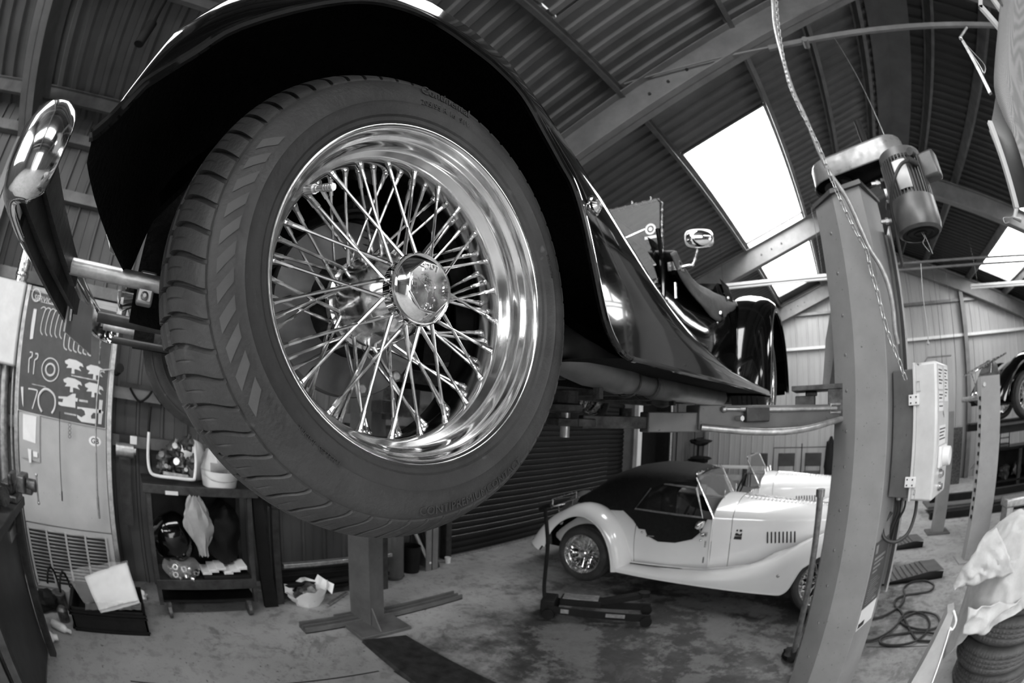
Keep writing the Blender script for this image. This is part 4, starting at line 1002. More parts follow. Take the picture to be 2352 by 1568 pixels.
part('toe_guard', MB().tube(gd, .013, 14, sm=5), M_['steel'], arm)
# control box on the back of the post
bx = thing('control_box', 'pale cream electrical control box hung on the motor-carrying lift post, with latches and rotary switch', 'control box', (.45, 2.1, 1.37))
B0 = Vector((.275, 2.10, 0)); du = Vector((.891, -.454, 0)); dv = Vector((.454, .891, 0))
def BP(u, v, z): return B0+du*u+dv*v+Vector((0, 0, z))
def bbox(mb, u0, u1, v0, v1, z0, z1):
    V = [BP(u,v,z) for z in (z0,z1) for u,v in ((u0,v0),(u1,v0),(u1,v1),(u0,v1))]
    return mb.add(V, [(3,2,1,0),(4,5,6,7),(0,1,5,4),(1,2,6,5),(2,3,7,6),(3,0,4,7)])
part('back_box', bbox(MB(), 0, .112, .01, .30, 1.385, 1.925), M_['postdk'], bx, bevel=.004)
part('enclosure', bbox(MB(), .118, .235, 0, .295, 1.375, 1.945), M_['boxw'], bx, bevel=.012)
part('rim_flange', bbox(MB(), .110, .124, -.004, .30, 1.372, 1.948), M_['boxw'], bx, bevel=.003)
for z in (1.795, 1.455):
    lt = part('latch_plate', bbox(MB(), .088, .142, -.010, .004, z-.022, z+.022), M_['print'], bx, smooth_=False, bevel=.002)
    [part('latch_screw', MB().cyl(BP(u_,-.010,z+w_), BP(u_,-.013,z+w_), .0038, n=8), M_['ink'], lt) for u_ in (.100,.128) for w_ in (-.012,.012)]
for z in (1.85, 1.405): part('hinge_loop', MB().tube([BP(.128,-.003,z-.02), BP(.148,-.003,z-.02), BP(.148,-.003,z+.02), BP(.128,-.003,z+.02)], .002, 6, closed=True), M_['boxw'], bx)
def fpl(v0, v1, z0, z1, m, nm, o=.236): return part(nm, bbox(MB(), o, o+.001, v0, v1, z0, z1), m, bx, smooth_=False)
for (v0,v1,z0,z1) in ((.03,.13,1.83,1.925),(.03,.13,1.78,1.822),(.03,.13,1.74,1.775),(.17,.26,1.78,1.93),(.05,.20,1.60,1.68)): 
    l_ = fpl(v0, v1, z0, z1, M_['print'], 'instruction_label')
    tx = MB()
    for k in range(int((z1-z0)/.014)-1): bbox(tx, .2372, .2376, v0+.008, v1-.008-.02*(k%3), z1-.012-.014*k-.005, z1-.012-.014*k)
    part('label_print', tx, M_['darksteel'], l_, smooth_=False, kind='stuff')
sw = part('switch_body', bbox(MB(), .235, .25, .05, .20, 1.505, 1.595), M_['whitepl'], bx, bevel=.004)
cS = BP(.25, .13, 1.55)
part('switch_knob', MB().cyl(cS, cS+du*.035, .045, .040, n=28), M_['whitepl'], sw, bevel=.002)
for z in (1.475, 1.42):
    cS = BP(.235, .12, z); pb = part('push_button', MB().cyl(cS, cS+du*.012, .020, n=20).cyl(cS+du*.012, cS+du*.022, .014, n=20), M_['chrome2'], bx)
for u in (.03, .07): part('cable_gland', MB().cyl(BP(u,.1,1.385), BP(u,.1,1.36), .014, n=12), M_['steel'], bx)
solo('control_cable', 'black cable looping under the control box back to the post', 'cable', MB().tube([BP(.13,.1,1.385), BP(.135,.09,1.30), BP(.12,.06,1.22), BP(.07,.03,1.185), BP(.01,.02,1.20), BP(-.02,.05,1.25), BP(.0,.1,1.30)], .009, 10, sm=6), M_['cable'])
solo('control_cable', 'thin pair of black cables hanging from the control box glands', 'cable', MB().tube([BP(.03,.1,1.362), BP(.03,.12,1.30), BP(.0,.14,1.22), BP(-.03,.2,1.1)], .008, 8, sm=5).tube([BP(.07,.1,1.362), BP(.06,.12,1.31), BP(.02,.14,1.24), BP(-.02,.2,1.12)], .006, 8, sm=5), M_['cable'])
# hose and chain hanging down past the post
hp = [(1768,-60),(1775,0),(1780,60),(1797,130),(1820,205),(1850,270),(1878,340),(1905,395),(1945,455),(1975,520),(1997,570),(2022,610),(2040,655),(2050,700),(2056,760),(2062,790)]
hz = [at(x, y, 'y', 1.82+.012*i) for i, (x, y) in enumerate(hp)]
hz = [Vector((.24, 1.62, 5.30)), Vector((.21, 1.70, 4.75))]+hz
solo('air_hose', 'grey braided hose hanging from the roof across the motor-carrying lift post', 'hose', MB().tube(hz, .0115, 10, sm=4), M_['hose'])
cpx = [(1782,-30),(1786,40),(1797,120),(1812,190),(1835,245),(1858,290),(1880,335),(1900,385),(1918,430),(1940,480),(1965,530),(1990,575),(2000,620),(2015,670),(2030,730),(2045,780),(2062,820),(2075,858),(2083,878)]
cps = smooth([at(x, y, 'y', 1.775+.010*i) for i, (x, y) in enumerate(cpx)], 12)
chn = thing('hoist_chain', 'thin steel chain hanging beside the grey hose', 'chain', tuple(cps[-1]))
lk = MB(); n_ = 10; ring = [Vector((.0088*cos(2*pi*k/n_), 0, .0088*sin(2*pi*k/n_)+(.0095 if sin(2*pi*k/n_) > 0 else -.0095))) for k in range(n_)]
lk.tube(ring, .0026, 6, closed=True)
l0 = part('chain_link', lk, M_['steel'], chn, local=True)
acc = 0; i = 0; last = cps[0]; cnt = 0; pos = []
for a, b in zip(cps, cps[1:]):
    L = (b-a).length; t = 0
    while acc+(L-t) >= .029:
        t += .029-acc; acc = 0; pos.append((a.lerp(b, t/L), (b-a).normalized()))
    acc += L-t
top_ = pos[0][0]; up_d = Vector((.02, -.03, 1)).normalized()
pos = [(top_+up_d*.029*k, -up_d) for k in range(int((5.34-top_.z)/.029), 0, -1)]+pos
base = WM[chn.name].inverted()
for k, (p, d) in enumerate(pos[:280]):
    Mx = frame(base @ p, d, (0, 1, 0)) @ Matrix.Rotation(radians(45+90*(k % 2)), 4, 'Z')
    if k == 0: l0.matrix_basis = Mx
    else: link_copy(l0, chn, Mx)

# ------------------------------------------------------------------ far post, floor rails and the cable ramp between the posts
fp = thing('lift_post', 'dark grey lift post standing on the floor beyond the big wheel', 'lift post', (-2.92, 1.75, 0), group='posts of the two-post lift')
q = [(-3.052,1.638),(-2.795,1.672),(-2.86,1.84),(-2.875,1.84),(-2.82,1.69),(-3.035,1.655),(-3.09,1.83),(-3.105,1.825)]
part('column', MB().prism(q, .03, 2.775), M_['postdk'], fp, smooth_=False, bevel=.002)
part('base_plate', MB().box((-3.10, 1.50, .0), (-2.65, 1.95, .03)), M_['postdk'], fp, bevel=.003)
part('gusset', MB().prism([(0,0),(.12,0),(0,.16)], -.005, .005, Matrix(((1,0,0,-2.80),(0,0,1,1.69),(0,1,0,.03),(0,0,0,1)))), M_['postdk'], fp)
part('carriage', MB().box((-3.02, 1.70, 1.66), (-2.84, 1.9, 1.90)), M_['undergrime'], fp, bevel=.004)
for a_, b_, lb_ in (((-2.83, 1.74, 1.75), (-1.55, 1.1, 1.75), 'grimy swing arm from the dark lift post to the far side of the raised car'), ((-2.83, 1.86, 1.75), (-1.6, 3.1, 1.75), 'grimy swing arm from the dark lift post to the tail of the raised car')):
    sa = thing('swing_arm', lb_, 'lift arm', a_); a_ = Vector(a_); b_ = Vector(b_)
    part('outer_arm', MB().bar(a_, a_.lerp(b_, .55), .10, .08), M_['undergrime'], sa, bevel=.004); part('inner_arm', MB().bar(a_.lerp(b_, .5), b_, .07, .055), M_['undergrime'], sa, bevel=.004)
    part('lifting_pad', MB().cyl(b_+Vector((0,0,-.03)), b_+Vector((0,0,.08)), .05, n=16), M_['undergrime'], sa)
ra = MB(); ra.box((-3.03, 1.16, 0), (-2.90, 2.72, .012)).box((-3.03, 1.16, 0), (-3.015, 2.72, .05)).box((-2.975, 1.16, 0), (-2.96, 2.72, .045)).box((-2.915, 1.16, 0), (-2.90, 2.72, .05))
solo('floor_rail', 'double steel floor rail lying under the foot of the dark lift post', 'rail', ra, M_['postdk'], smooth_=False, bevel=.002)
solo('cable_ramp', 'flat dark steel ramp plate on the floor joining the two lift posts', 'ramp plate', MB().add([(-2.64,1.49,0),(-.18,1.36,0),(-.16,1.95,0),(-2.56,1.85,0),(-2.64,1.51,.02),(-.18,1.38,.02),(-.16,1.93,.02),(-2.56,1.83,.02)], [(3,2,1,0),(4,5,6,7),(0,1,5,4),(1,2,6,5),(2,3,7,6),(3,0,4,7)]), M_['darksteel'], smooth_=False)

# ------------------------------------------------------------------ left side: heater cabinet with the service board
cb = thing('heater_cabinet', 'tall pale grey steel cabinet with louvred grille bearing the service board', 'cabinet', (-3.77, -.65, 0))
part('body', MB().box((-3.86, -1.10, .0), (-3.62, -.20, 2.25)), M_['cab'], cb, bevel=.006)
part('door_panel', MB().box((-3.62, -1.06, .56), (-3.60, -.24, 2.22)), M_['cab'], cb, bevel=.003)
part('corner_trim', MB().box((-3.625, -.235, .03), (-3.592, -.195, 2.25)), M_['steel'], cb, bevel=.002)
part('corner_trim', MB().box((-3.625, -1.105, .03), (-3.592, -1.065, 2.25)), M_['steel'], cb, bevel=.002)
part('lower_panel', MB().box((-3.62, -1.06, .04), (-3.605, -.24, .55)), M_['cab'], cb)
part('grille_shade', MB().box((-3.606, -1.04, .08), (-3.603, -.29, .51)), M_['cabdk'], cb)  # flat black sheet painted in for the shade between the slats
for y_ in (-1.045, -.86, -.675, -.49, -.30): part('grille_upright', MB().box((-3.604, y_-.009, .07), (-3.594, y_+.009, .52)), M_['cab'], cb, smooth_=False)
g0 = None
for c_ in range(4):
    for k in range(15):
        loc = Vector((.168, -.95+.65+.185*c_, .095+.029*k))
        if g0 is None: g0 = part('grille_slat', MB().add([(0,-.083,.0),(0,.083,.0),(.010,.083,.016),(.010,-.083,.016)], [(0,1,2,3)]), M_['cab'], cb, local=True, solid=.002); g0.location = loc
        else: c = link_copy(g0, cb); c.location = loc
bd_ = thing('service_board', 'dark printed service kit board with pale tool outlines, on the grey cabinet', 'tool board', (-3.59, -.65, 1.35))
def cpt(cx, cy, x=-3.588): return at(40+cx/4.356, 640+cy/4.356, 'x', x)
def flat(pts, x=-3.588, th=.003):
    q = [cpt(a, b, x) for a, b in pts]; n = len(q); mb = MB(); mb.add(q+[v+Vector((th,0,0)) for v in q], [tuple(range(n-1,-1,-1)), tuple(range(n,2*n))]+[(k,(k+1)%n,n+(k+1)%n,n+k) for k in range(n)]); return mb
part('board', flat([(130,105),(1000,330),(880,1500),(5,1310)], -3.597, .006), M_['boardbk'], bd_, smooth_=False)
bo_ = [(130,108),(1000,332),(880,1500),(5,1310)]
part('board_edge', MB().tube([cpt(a,b,-3.590) for a,b in bo_], .0035, 6, closed=True), M_['print'], bd_)
def sil(name, pts, m='print'): return part(name, flat(pts), M_[m], bd_, smooth_=False, label=None)
def strokes(name, lines, r):
    mb = MB()
    for l in lines: mb.tube([cpt(a, b, -3.588) for a, b in l], r, 6, sm=3)
    return part(name, mb, M_['print'], bd_)
for k in range(5):
    dx = 48*k; dy = 10*k
    strokes('hook_outline', [[(235+dx,300+dy),(262+dx,282+dy),(285+dx,300+dy),(270+dx,340+dy),(245+dx,430+dy),(232+dx,520+dy),(250+dx,560+dy)]], .0042)
for k in range(6): strokes('hook_outline', [[(480+48*k,545+28*k),(466+48*k,640+20*k),(470+48*k,690+14*k),(495+48*k,712+12*k)]], .0050)
for dx, dy in ((0,0),(215,60),(-15,185),(200,235)):
    sil('adaptor_outline', [(475+dx,820+dy),(520+dx,800+dy),(590+dx,815+dy),(650+dx,850+dy),(662+dx,885+dy),(630+dx,870+dy),(615+dx,885+dy),(640+dx,925+dy),(590+dx,905+dy),(570+dx,905+dy),(572+dx,950+dy),(540+dx,948+dy),(545+dx,893+dy),(490+dx,890+dy),(510+dx,860+dy),(480+dx,845+dy)])
strokes('spanner_outline', [[(125,735),(150,740),(145,780),(120,800),(115,860),(112,940)]], .006)
strokes('spanner_outline', [[(180,750),(205,755),(200,795),(175,815),(168,870),(160,955)]], .006)
strokes('ring_outline', [[(330+85*cos(a), 910+115*sin(a)) for a in [2*pi*k/16 for k in range(17)]]], .005)
strokes('ring_outline', [[(330+45*cos(a), 910+58*sin(a)) for a in [2*pi*k/12 for k in range(13)]]], .008)
strokes('hub_puller_outline', [[(245,1330),(215,1260),(215,1170),(260,1110),(310,1110),(365,1160),(380,1230),(370,1300),(345,1345)]], .009)
sil('bracket_outline', [(410,1175),(500,1180),(550,1150),(585,1150),(580,1190),(605,1195),(600,1230),(580,1225),(580,1290),(440,1270),(410,1255),(410,1230),(450,1235),(460,1200),(412,1195)])
sil('bracket_outline', [(600,1280),(840,1310),(835,1345),(760,1340),(735,1370),(740,1400),(790,1400),(775,1450),(640,1430),(600,1390),(597,1360),(640,1385),(680,1360),(670,1320),(640,1300),(600,1300)])
sil('key_outline', [(820,1210),(855,1215),(845,1320),(860,1330),(850,1360),(840,1455),(808,1450)])
strokes('angle_key_outline', [[(110,1100),(190,1115),(195,1150),(150,1300)]], .006)
sil('blade_outline', [(165,300),(195,305),(180,420),(155,600),(125,605),(140,450)]); sil('blade_outline', [(35,1080),(60,1080),(60,1280),(50,1250)])
tt = text_mb('SERVICE KIT', .056, .001)
pA = cpt(320, 225, -3.586); ex = (cpt(480,262,-3.586)-cpt(170,180,-3.586)).normalized(); ez = Vector((1,0,0)).cross(ex).normalized()
if ez.z < 0: ez = -ez
sx = (cpt(485,262)-cpt(165,178)).length/.36
Mt = Matrix(((ex.x*1, ez.x, 1, pA.x),(ex.y*1, ez.y, 0, pA.y),(ex.z*1, ez.z, 0, pA.z),(0,0,0,1)))
part('lettering', MB().merge(tt, Mt), M_['print'], bd_, smooth_=False, kind='stuff')
part('title_rule', MB().tube([cpt(235,232,-3.587), cpt(495,290,-3.587)], .0022, 5), M_['print'], bd_)
part('title_badge', MB().tube([cpt(190+42*cos(a), 165+62*sin(a), -3.585) for a in [2*pi*k/16 for k in range(16)]], .006, 6, closed=True), M_['print'], bd_)
part('fine_print', flat([(540,960),(810,1015),(808,1025),(538,972)]).merge(flat([(145,1048),(285,1078),(284,1086),(144,1056)])).merge(flat([(618,1205),(705,1218),(704,1240),(617,1226)])).merge(flat([(470,1335),(590,1358),(588,1372),(468,1350)])), M_['steel'], bd_, smooth_=False, kind='stuff')
# things hung on the cabinet
hk = MB(); hk.tube([at(206,760,'x',-3.55), at(258,770,'x',-3.55)], .012, 10).tube([at(232,765,'x',-3.55), at(228,835,'x',-3.55)], .008, 10); solo('t_handle_tool', 'T-handled tool hanging over the edge of the service board', 'tool', hk, M_['chrome2'])
rd = MB(); rd.tube([at(229,850,'x',-3.55), at(221,950,'x',-3.55), at(221,1060,'x',-3.55), at(224,1140,'x',-3.55)], .0065, 8, sm=4).tube([at(229,850,'x',-3.55), at(262,848,'x',-3.55)], .006, 8).tube([at(224,1140,'x',-3.55), at(228,1190,'x',-3.56)], .010, 8)
solo('long_rod', 'long thin steel rod with bent top hanging over the grey cabinet', 'rod', rd, M_['steel'])
rd = MB(); rd.tube([at(137,945,'x',-3.56), at(137,1010,'x',-3.56), at(139,1080,'x',-3.56), at(142,1130,'x',-3.56)], .003, 6, sm=3).tube([at(142,1128,'x',-3.56), at(143,1150,'x',-3.56)], .006, 8); solo('wire_hook', 'thin dark wire hook hanging down the middle of the grey cabinet', 'hook', rd, M_['darksteel'])
rd = MB()
for k in range(4): rd.tube([at(160+3.2*cos(a), 975+9*k+4*sin(a), 'x', -3.57) for a in [pi*j/4 for j in range(8)]], .0018, 5, closed=True)
solo('short_chain', 'short dangling chain under the service board', 'chain', rd, M_['darksteel'])
k_ = MB(); k_.cyl(at(268,855,'x',-3.62), at(276,845,'x',-3.48), .028, .034, n=16); solo('rubber_suction_cup', 'dark rubber cup sticking out at the cabinet edge', 'cup', k_, M_['blackmat'])
cbd = thing('clipboard', 'clipboard with white paper hung under the corner of the service board', 'clipboard', tuple(at(70,1000,'x',-3.59)))
def quad(pts, x, th=.004): 
    q = [at(a,b,'x',x) for a,b in pts]; n = len(q); return MB().add(q+[v+Vector((th,0,0)) for v in q], [tuple(range(n-1,-1,-1)), tuple(range(n,2*n))]+[(k,(k+1)%n,n+(k+1)%n,n+k) for k in range(n)])
part('board', quad([(49,945),(92,952),(92,1062),(50,1048)], -3.592), M_['cab'], cbd, smooth_=False)
part('paper', quad([(53,950),(84,956),(82,1018),(53,1008)], -3.588), M_['white_paper'], cbd, smooth_=False)
part('tag', quad([(64,1030),(72,1032),(72,1062),(67,1062)], -3.58).merge(quad([(76,1036),(86,1038),(86,1050),(77,1048)], -3.58)), M_['white_paper'], cbd, smooth_=False)
gb = thing('country_sticker', 'white oval sticker reading GB on the grey cabinet', 'sticker', tuple(at(218,1013,'x',-3.60)))
cG = at(218,1013,'x',-3.599)
part('oval', MB().prism([(.055*cos(a), .037*sin(a)) for a in [2*pi*k/24 for k in range(24)]], 0, .002, Matrix(((0,0,1,cG.x),(1,0,0,cG.y),(0,1,0,cG.z),(0,0,0,1)))), M_['white_paper'], gb, smooth_=False)
part('lettering', MB().merge(text_mb('GB', .055, .0008, .001), Matrix(((0,0,1,cG.x+.003),(1,0,0,cG.y),(0,1,0,cG.z),(0,0,0,1)))), M_['ink'], gb, smooth_=False)
hb_ = thing('flue_heater', 'white heater box with chrome flue beside the grey cabinet', 'heater', (-3.75, -1.3, 1.66))
part('casing', MB().box((-3.86, -1.52, 1.66), (-3.60, -1.125, 2.26)), M_['whitepl'], hb_, bevel=.02)
part('flue_pipe', MB().cyl((-3.70, -1.22, 2.26), (-3.70, -1.22, 2.85), .062, n=24).lathe([(.062,2.3),(.068,2.31),(.068,2.33),(.062,2.34)], 24, Matrix.Translation((-3.70,-1.22,0))), M_['chrome2'], hb_)
solo('flue_pipe', 'dark vertical flue pipes behind the end of the grey cabinet', 'pipe', MB().cyl((-3.85, -1.3, 0), (-3.85, -1.3, 1.66), .05, n=16).cyl((-3.75, -1.18, 0), (-3.75, -1.18, 1.66), .012, n=10), M_['steel'])
# bench at the far left with vice and clutter
bn = thing('workbench', 'dark steel workbench with a vice, beside the louvred cabinet', 'workbench', (-2.2, -1.5, 0))
part('bench_top', MB().box((-2.70, -2.8, .95), (-1.70, -.78, 1.0)), M_['bench'], bn, bevel=.006)
part('side_panel', MB().box((-1.80, -2.8, .05), (-1.77, -.9, .90)), M_['bench'], bn, bevel=.004)
part('end_panel', MB().box((-2.64, -.885, .03), (-1.8, -.86, .88)), M_['bench'], bn, bevel=.004)
for x_, y_ in ((-1.77,-.83),(-2.66,-.83),(-1.77,-2.75),(-2.66,-2.75)): part('leg', MB().box((x_-.025, y_-.025, 0), (x_+.025, y_+.025, .95)), M_['darksteel'], bn)
part('drawer_handle', MB().box((-2.62,-.862,.80),(-2.45,-.85,.86)), M_['bright'], bn)
vc = thing('bench_vice', 'dark bench vice clamped to the corner of the vice workbench', 'vice', (-2.45, -.72, 1.0))
part('body', MB().box((-2.53, -.80, 1.0), (-2.37, -.66, 1.04)).box((-2.51, -.78, 1.04), (-2.39, -.69, 1.10)).box((-2.52, -.72, 1.09), (-2.38, -.69, 1.15)), M_['gunmetal'], vc, bevel=.01)
part('sliding_jaw', MB().box((-2.52, -.655, 1.06), (-2.38, -.60, 1.15)).box((-2.48, -.68, 1.05), (-2.42, -.56, 1.09)).cyl((-2.45, -.60, 1.10), (-2.45, -.53, 1.10), .035, n=16), M_['gunmetal'], vc, bevel=.008)
part('handle', MB().cyl((-2.45, -.525, 1.01), (-2.45, -.525, 1.16), .006, n=8).ball((-2.45,-.525,1.01), .010, 8, 6).ball((-2.45,-.525,1.16), .010, 8, 6), M_['steel'], vc)
random.seed(3)
jk = [('gearbox_part', 'oily cast metal part lying on the vice workbench', 'metal part'), ('glass_jar', 'small glass jar with shiny bolts on the workbench edge', 'jar'), ('white_carton', 'crumpled white carton standing on the vice workbench', 'carton'), ('rag', 'dark oily rag heaped on the vice workbench', 'rag')]
def lump(c, r, seed, n=14, m=9, amp=.35, sc_=(1,1,1)):
    mb = MB(); mb.ball((0,0,0), 1, n, m); out = MB()
    V = []
    for p in mb.v:
        q = p*(1+amp*noise.noise(p*1.7+Vector((seed*3.1, seed, 0)))); V.append(Vector((c[0]+q.x*r*sc_[0], c[1]+q.y*r*sc_[1], c[2]+q.z*r*sc_[2])))
    out.add(V, mb.f); return out
gpt = thing('gearbox_part', jk[0][1], jk[0][2], (-2.62, -.85, 1.0))
part('casting', lump((-2.62,-.85,1.07), .07, 1), M_['gunmetal'], gpt)
part('flange', MB().cyl((-2.62,-.80,1.07), (-2.60,-.76,1.08), .05, n=16), M_['gunmetal'], gpt)
gj = thing('glass_jar', jk[1][1], jk[1][2], (-2.42, -.95, 1.0))
part('jar', MB().lathe([(0,1.0),(.042,1.0),(.046,1.01),(.046,1.08),(.036,1.095),(.036,1.11)], 20, Matrix.Translation((-2.42,-.95,0))), M_['clear'], gj)
bl = MB()
for k in range(12): p = Vector((-2.42+random.uniform(-.025,.025), -.95+random.uniform(-.025,.025), 1.01+random.uniform(0,.05))); bl.cyl(p, p+Vector((random.uniform(-.02,.02), random.uniform(-.02,.02), .012)), .006, n=6)
part('bolts', bl, M_['bright'], gj, kind='stuff')
solo('white_carton', jk[2][1], jk[2][2], MB().box((-2.75,-1.02,1.0), (-2.6,-.90,1.22)).box((-2.75,-.90,1.17),(-2.6,-.85,1.175)), M_['white_paper'], bevel=.004)
solo('rag', jk[3][1], jk[3][2], lump((-2.5,-1.05,1.04), .08, 5, amp=.6, sc_=(1,1,.5)), M_['blackmat'])
solo('shiny_tin', 'shiny open tin of swarf on the vice workbench', 'tin', MB().lathe([(.0,1.0),(.05,1.0),(.05,1.06),(.047,1.06),(.047,1.02),(0,1.02)], 20, Matrix.Translation((-2.40,-.80,0))), M_['bright'])
for o_ in C.objects:
    if o_.name in ('gearbox_part','glass_jar','white_carton','rag','shiny_tin'): o_.location += Vector((.27,-.05,0))
    if o_.name == 'bench_vice': o_.location += Vector((-.13,-.12,0))
# crate with a wrapped packet on it
cr = thing('plastic_crate', 'low black plastic crate on the floor under a wrapped white packet', 'crate', (-3.24, -.35, 0))
part('crate_wall', MB().box((-3.47,-.66,0), (-3.02,-.64,.185)).box((-3.47,-.07,0), (-3.02,-.05,.185)).box((-3.47,-.66,0), (-3.45,-.05,.185)).box((-3.04,-.66,0), (-3.02,-.05,.185)), M_['crate'], cr, bevel=.004)
part('crate_floor', MB().box((-3.46,-.65,.01), (-3.03,-.06,.02)), M_['crate'], cr)
for z in (.155, .13, .02): part('crate_rib', MB().box((-3.022,-.67,z), (-3.010,-.04,z+.012)).box((-3.48,-.675,z), (-3.01,-.66,z+.012)), M_['crate'], cr)
pk = thing('wrapped_packet', 'white paper packet in clear plastic film tilted on the black crate', 'packet', (-3.1, -.35, .19))
q = [at(228,1402,'x',-3.0), at(318,1378,'x',-3.0), at(292,1294,'x',-3.30), at(195,1325,'x',-3.35)]
n_ = (q[1]-q[0]).cross(q[3]-q[0]).normalized(); n_ = n_ if n_.x > 0 else -n_
def crump(q, n, amp, seed, nn=12, off=0):
    rows = []
    for i in range(nn+1):
        r = []
        for j in range(nn+1):
            u, v = i/nn, j/nn; p = q[0]*(1-u)*(1-v)+q[1]*u*(1-v)+q[2]*u*v+q[3]*(1-u)*v
            r.append(p+n*(off+amp*noise.noise(p*9+Vector((seed,0,0)))+amp*.4*noise.noise(p*26)))
        rows.append(r)
    return MB().grid(rows)
part('paper_stack', crump(q, n_, .012, 1).merge(crump([v-n_*.03 for v in q], n_, .012, 2)), M_['white_paper'], pk, solid=.012, ang=30)
q2 = [at(195,1388,'x',-2.99), at(322,1382,'x',-2.98), at(294,1290,'x',-3.30), at(150,1315,'x',-3.32)]
part('plastic_film', crump(q2, n_, .022, 7, 16, .02), M_['clear'], pk, ang=25)
part('film_fold', MB().grid([[at(x,y,'x',-2.995)+Vector((.01*sin(x*.3),0,0)) for x in range(196, 325, 8)] for y in (1400, 1392, 1383)]), M_['clear'], pk)
q3 = [at(165,1345,'x',-3.2), at(205,1395,'x',-3.0), at(300,1400,'x',-3.0), at(260,1385,'x',-3.1)]
# bottles and rubbish beside the crate
def bottle(px, py, ang, label, r=.032, L=.17, m='whitepl', name='plastic_bottle'):
    p = at(px, py, 'z', r); t = thing(name, label, 'bottle', (p.x, p.y, 0)); d = Vector((cos(ang), sin(ang), 0)); Mx = frame(p-d*L/2, d)
    part('bottle_body', MB().lathe([(0,0),(r*.9,0),(r,.01),(r,L*.7),(r*.5,L*.85),(r*.4,L*.86)], 20, Mx), M_[m], t); part('cap', MB().lathe([(0,L+.01),(r*.45,L+.01),(r*.48,L*.86),(0,L*.86)], 14, Mx), M_['print'], t)
    part('label_band', MB().lathe([(r+.0006,L*.2),(r+.0006,L*.6)], 20, Mx), M_['print'], t)
bottle(140, 1440, radians(62), 'clear plastic bottle lying beside the black crate')
bottle(108, 1462, radians(100), 'crumpled pale plastic bottle lying against the vice workbench', .045, .16, 'plastic')
solo('paint_tin', 'dark tin behind the lying bottles by the cabinet foot', 'tin', MB().lathe([(0,0),(.06,0),(.06,.12),(.063,.125),(.06,.13),(0,.125)], 20, Matrix.Translation((-3.35,-.80,0))), M_['gunmetal'])
solo('carton', 'small grubby carton at the foot of the grey cabinet', 'carton', MB().box((-3.52,-.80,0), (-3.40,-.70,.12)), M_['card'], bevel=.004)
solo('oily_rag', 'dark oily rag heaped between workbench and crate', 'rag', lump((-3.3,-.92,.07), .12, 8, amp=.6, sc_=(1,1,.6)), M_['blackmat'])
solo('oil_filter', 'dark round oil filter on the floor by the cabinet', 'oil filter', MB().lathe([(0,0),(.045,0),(.048,.01),(.048,.09),(.03,.11),(0,.11)], 20, Matrix.Translation((-3.15,-.76,0))), M_['gunmetal'])
solo('hose_coil', 'thin dark hose coil lying by the louvred grille', 'hose', MB().tube([Vector((-3.5+.09*cos(a)+.01*a, -.9+.02*a, .16+.10*sin(a))) for a in [k*.5 for k in range(26)]], .010, 8), M_['blackmat'])
wd = MB(); wd.ball(at(325,1362,'z',.04), .03, 10, 8).ball(at(330,1378,'z',.02), .02, 10, 8); solo('crumpled_tissue', 'small crumpled white tissue on the floor beside the packet crate', 'tissue', lump(tuple(at(326,1368,'z',.035)), .045, 4, amp=.7), M_['white_paper'])
# trolley with engine parts
tr = thing('steel_trolley', 'dark steel trolley bench loaded with engine parts, on small wheels', 'trolley', (-3.45, .5, 0))
part('top_shelf', MB().box((-3.72, .06, 1.0), (-3.28, .98, 1.03)).box((-3.30, .06, .985), (-3.27, .98, 1.05)), M_['darksteel'], tr, bevel=.004)
part('bottom_shelf', MB().box((-3.70, .10, .27), (-3.30, .92, .30)).box((-3.32, .10, .25), (-3.29, .92, .33)), M_['darksteel'], tr, bevel=.004)
for x_ in (-3.70, -3.31):
    for y_ in (.11, .91): part('leg', MB().box((x_-.018, y_-.018, .12), (x_+.018, y_+.018, 1.0)), M_['darksteel'], tr)
part('back_panel', MB().box((-3.72, .1, .12), (-3.70, .92, .98)).box((-3.7,.1,.12),(-3.34,.92,.14)), M_['blackmat'], tr)
for y_ in (.17, .85):
    for x_ in (-3.66, -3.33): part('castor', MB().cyl((x_, y_-.014, .055), (x_, y_+.014, .055), .055, n=20).box((x_-.015, y_-.02, .06), (x_+.015, y_+.02, .13)), M_['gunmetal'], tr)
part('price_tag', MB().box((-3.268, .24, .985), (-3.265, .34, 1.012)), M_['print'], tr)
sp2 = solo('perforated_panel', 'dark perforated metal panel leaning at the trolley end', 'panel', MB().add([(-3.30,.94,1.0),(-3.30,1.02,1.0),(-3.42,1.14,.0),(-3.42,1.02,.0),(-3.34,.94,1.0),(-3.34,1.02,1.0),(-3.46,1.14,0),(-3.46,1.02,0)], [(0,1,2,3),(7,6,5,4),(0,4,5,1),(1,5,6,2),(2,6,7,3),(3,7,4,0)]), M_['blackmat'], smooth_=False)
ty = thing('parts_tray', 'white tubular frame and tray holding dirty carburettors on the trolley', 'parts tray', (-3.4, .33, 1.03))
part('tube_frame', MB().tube([at(342,992,'x',-3.32), at(340,1050,'x',-3.30), at(345,1082,'x',-3.29), at(360,1092,'x',-3.29), at(400,1097,'x',-3.29), at(440,1101,'x',-3.29), at(447,1096,'x',-3.30), at(450,1060,'x',-3.32), at(447,1015,'x',-3.34)], .012, 10, sm=4), M_['whitepl'], ty)
part('tray_edge', MB().bar(at(375,1085,'x',-3.31), at(432,1094,'x',-3.31), .02, .022), M_['steel'], ty)
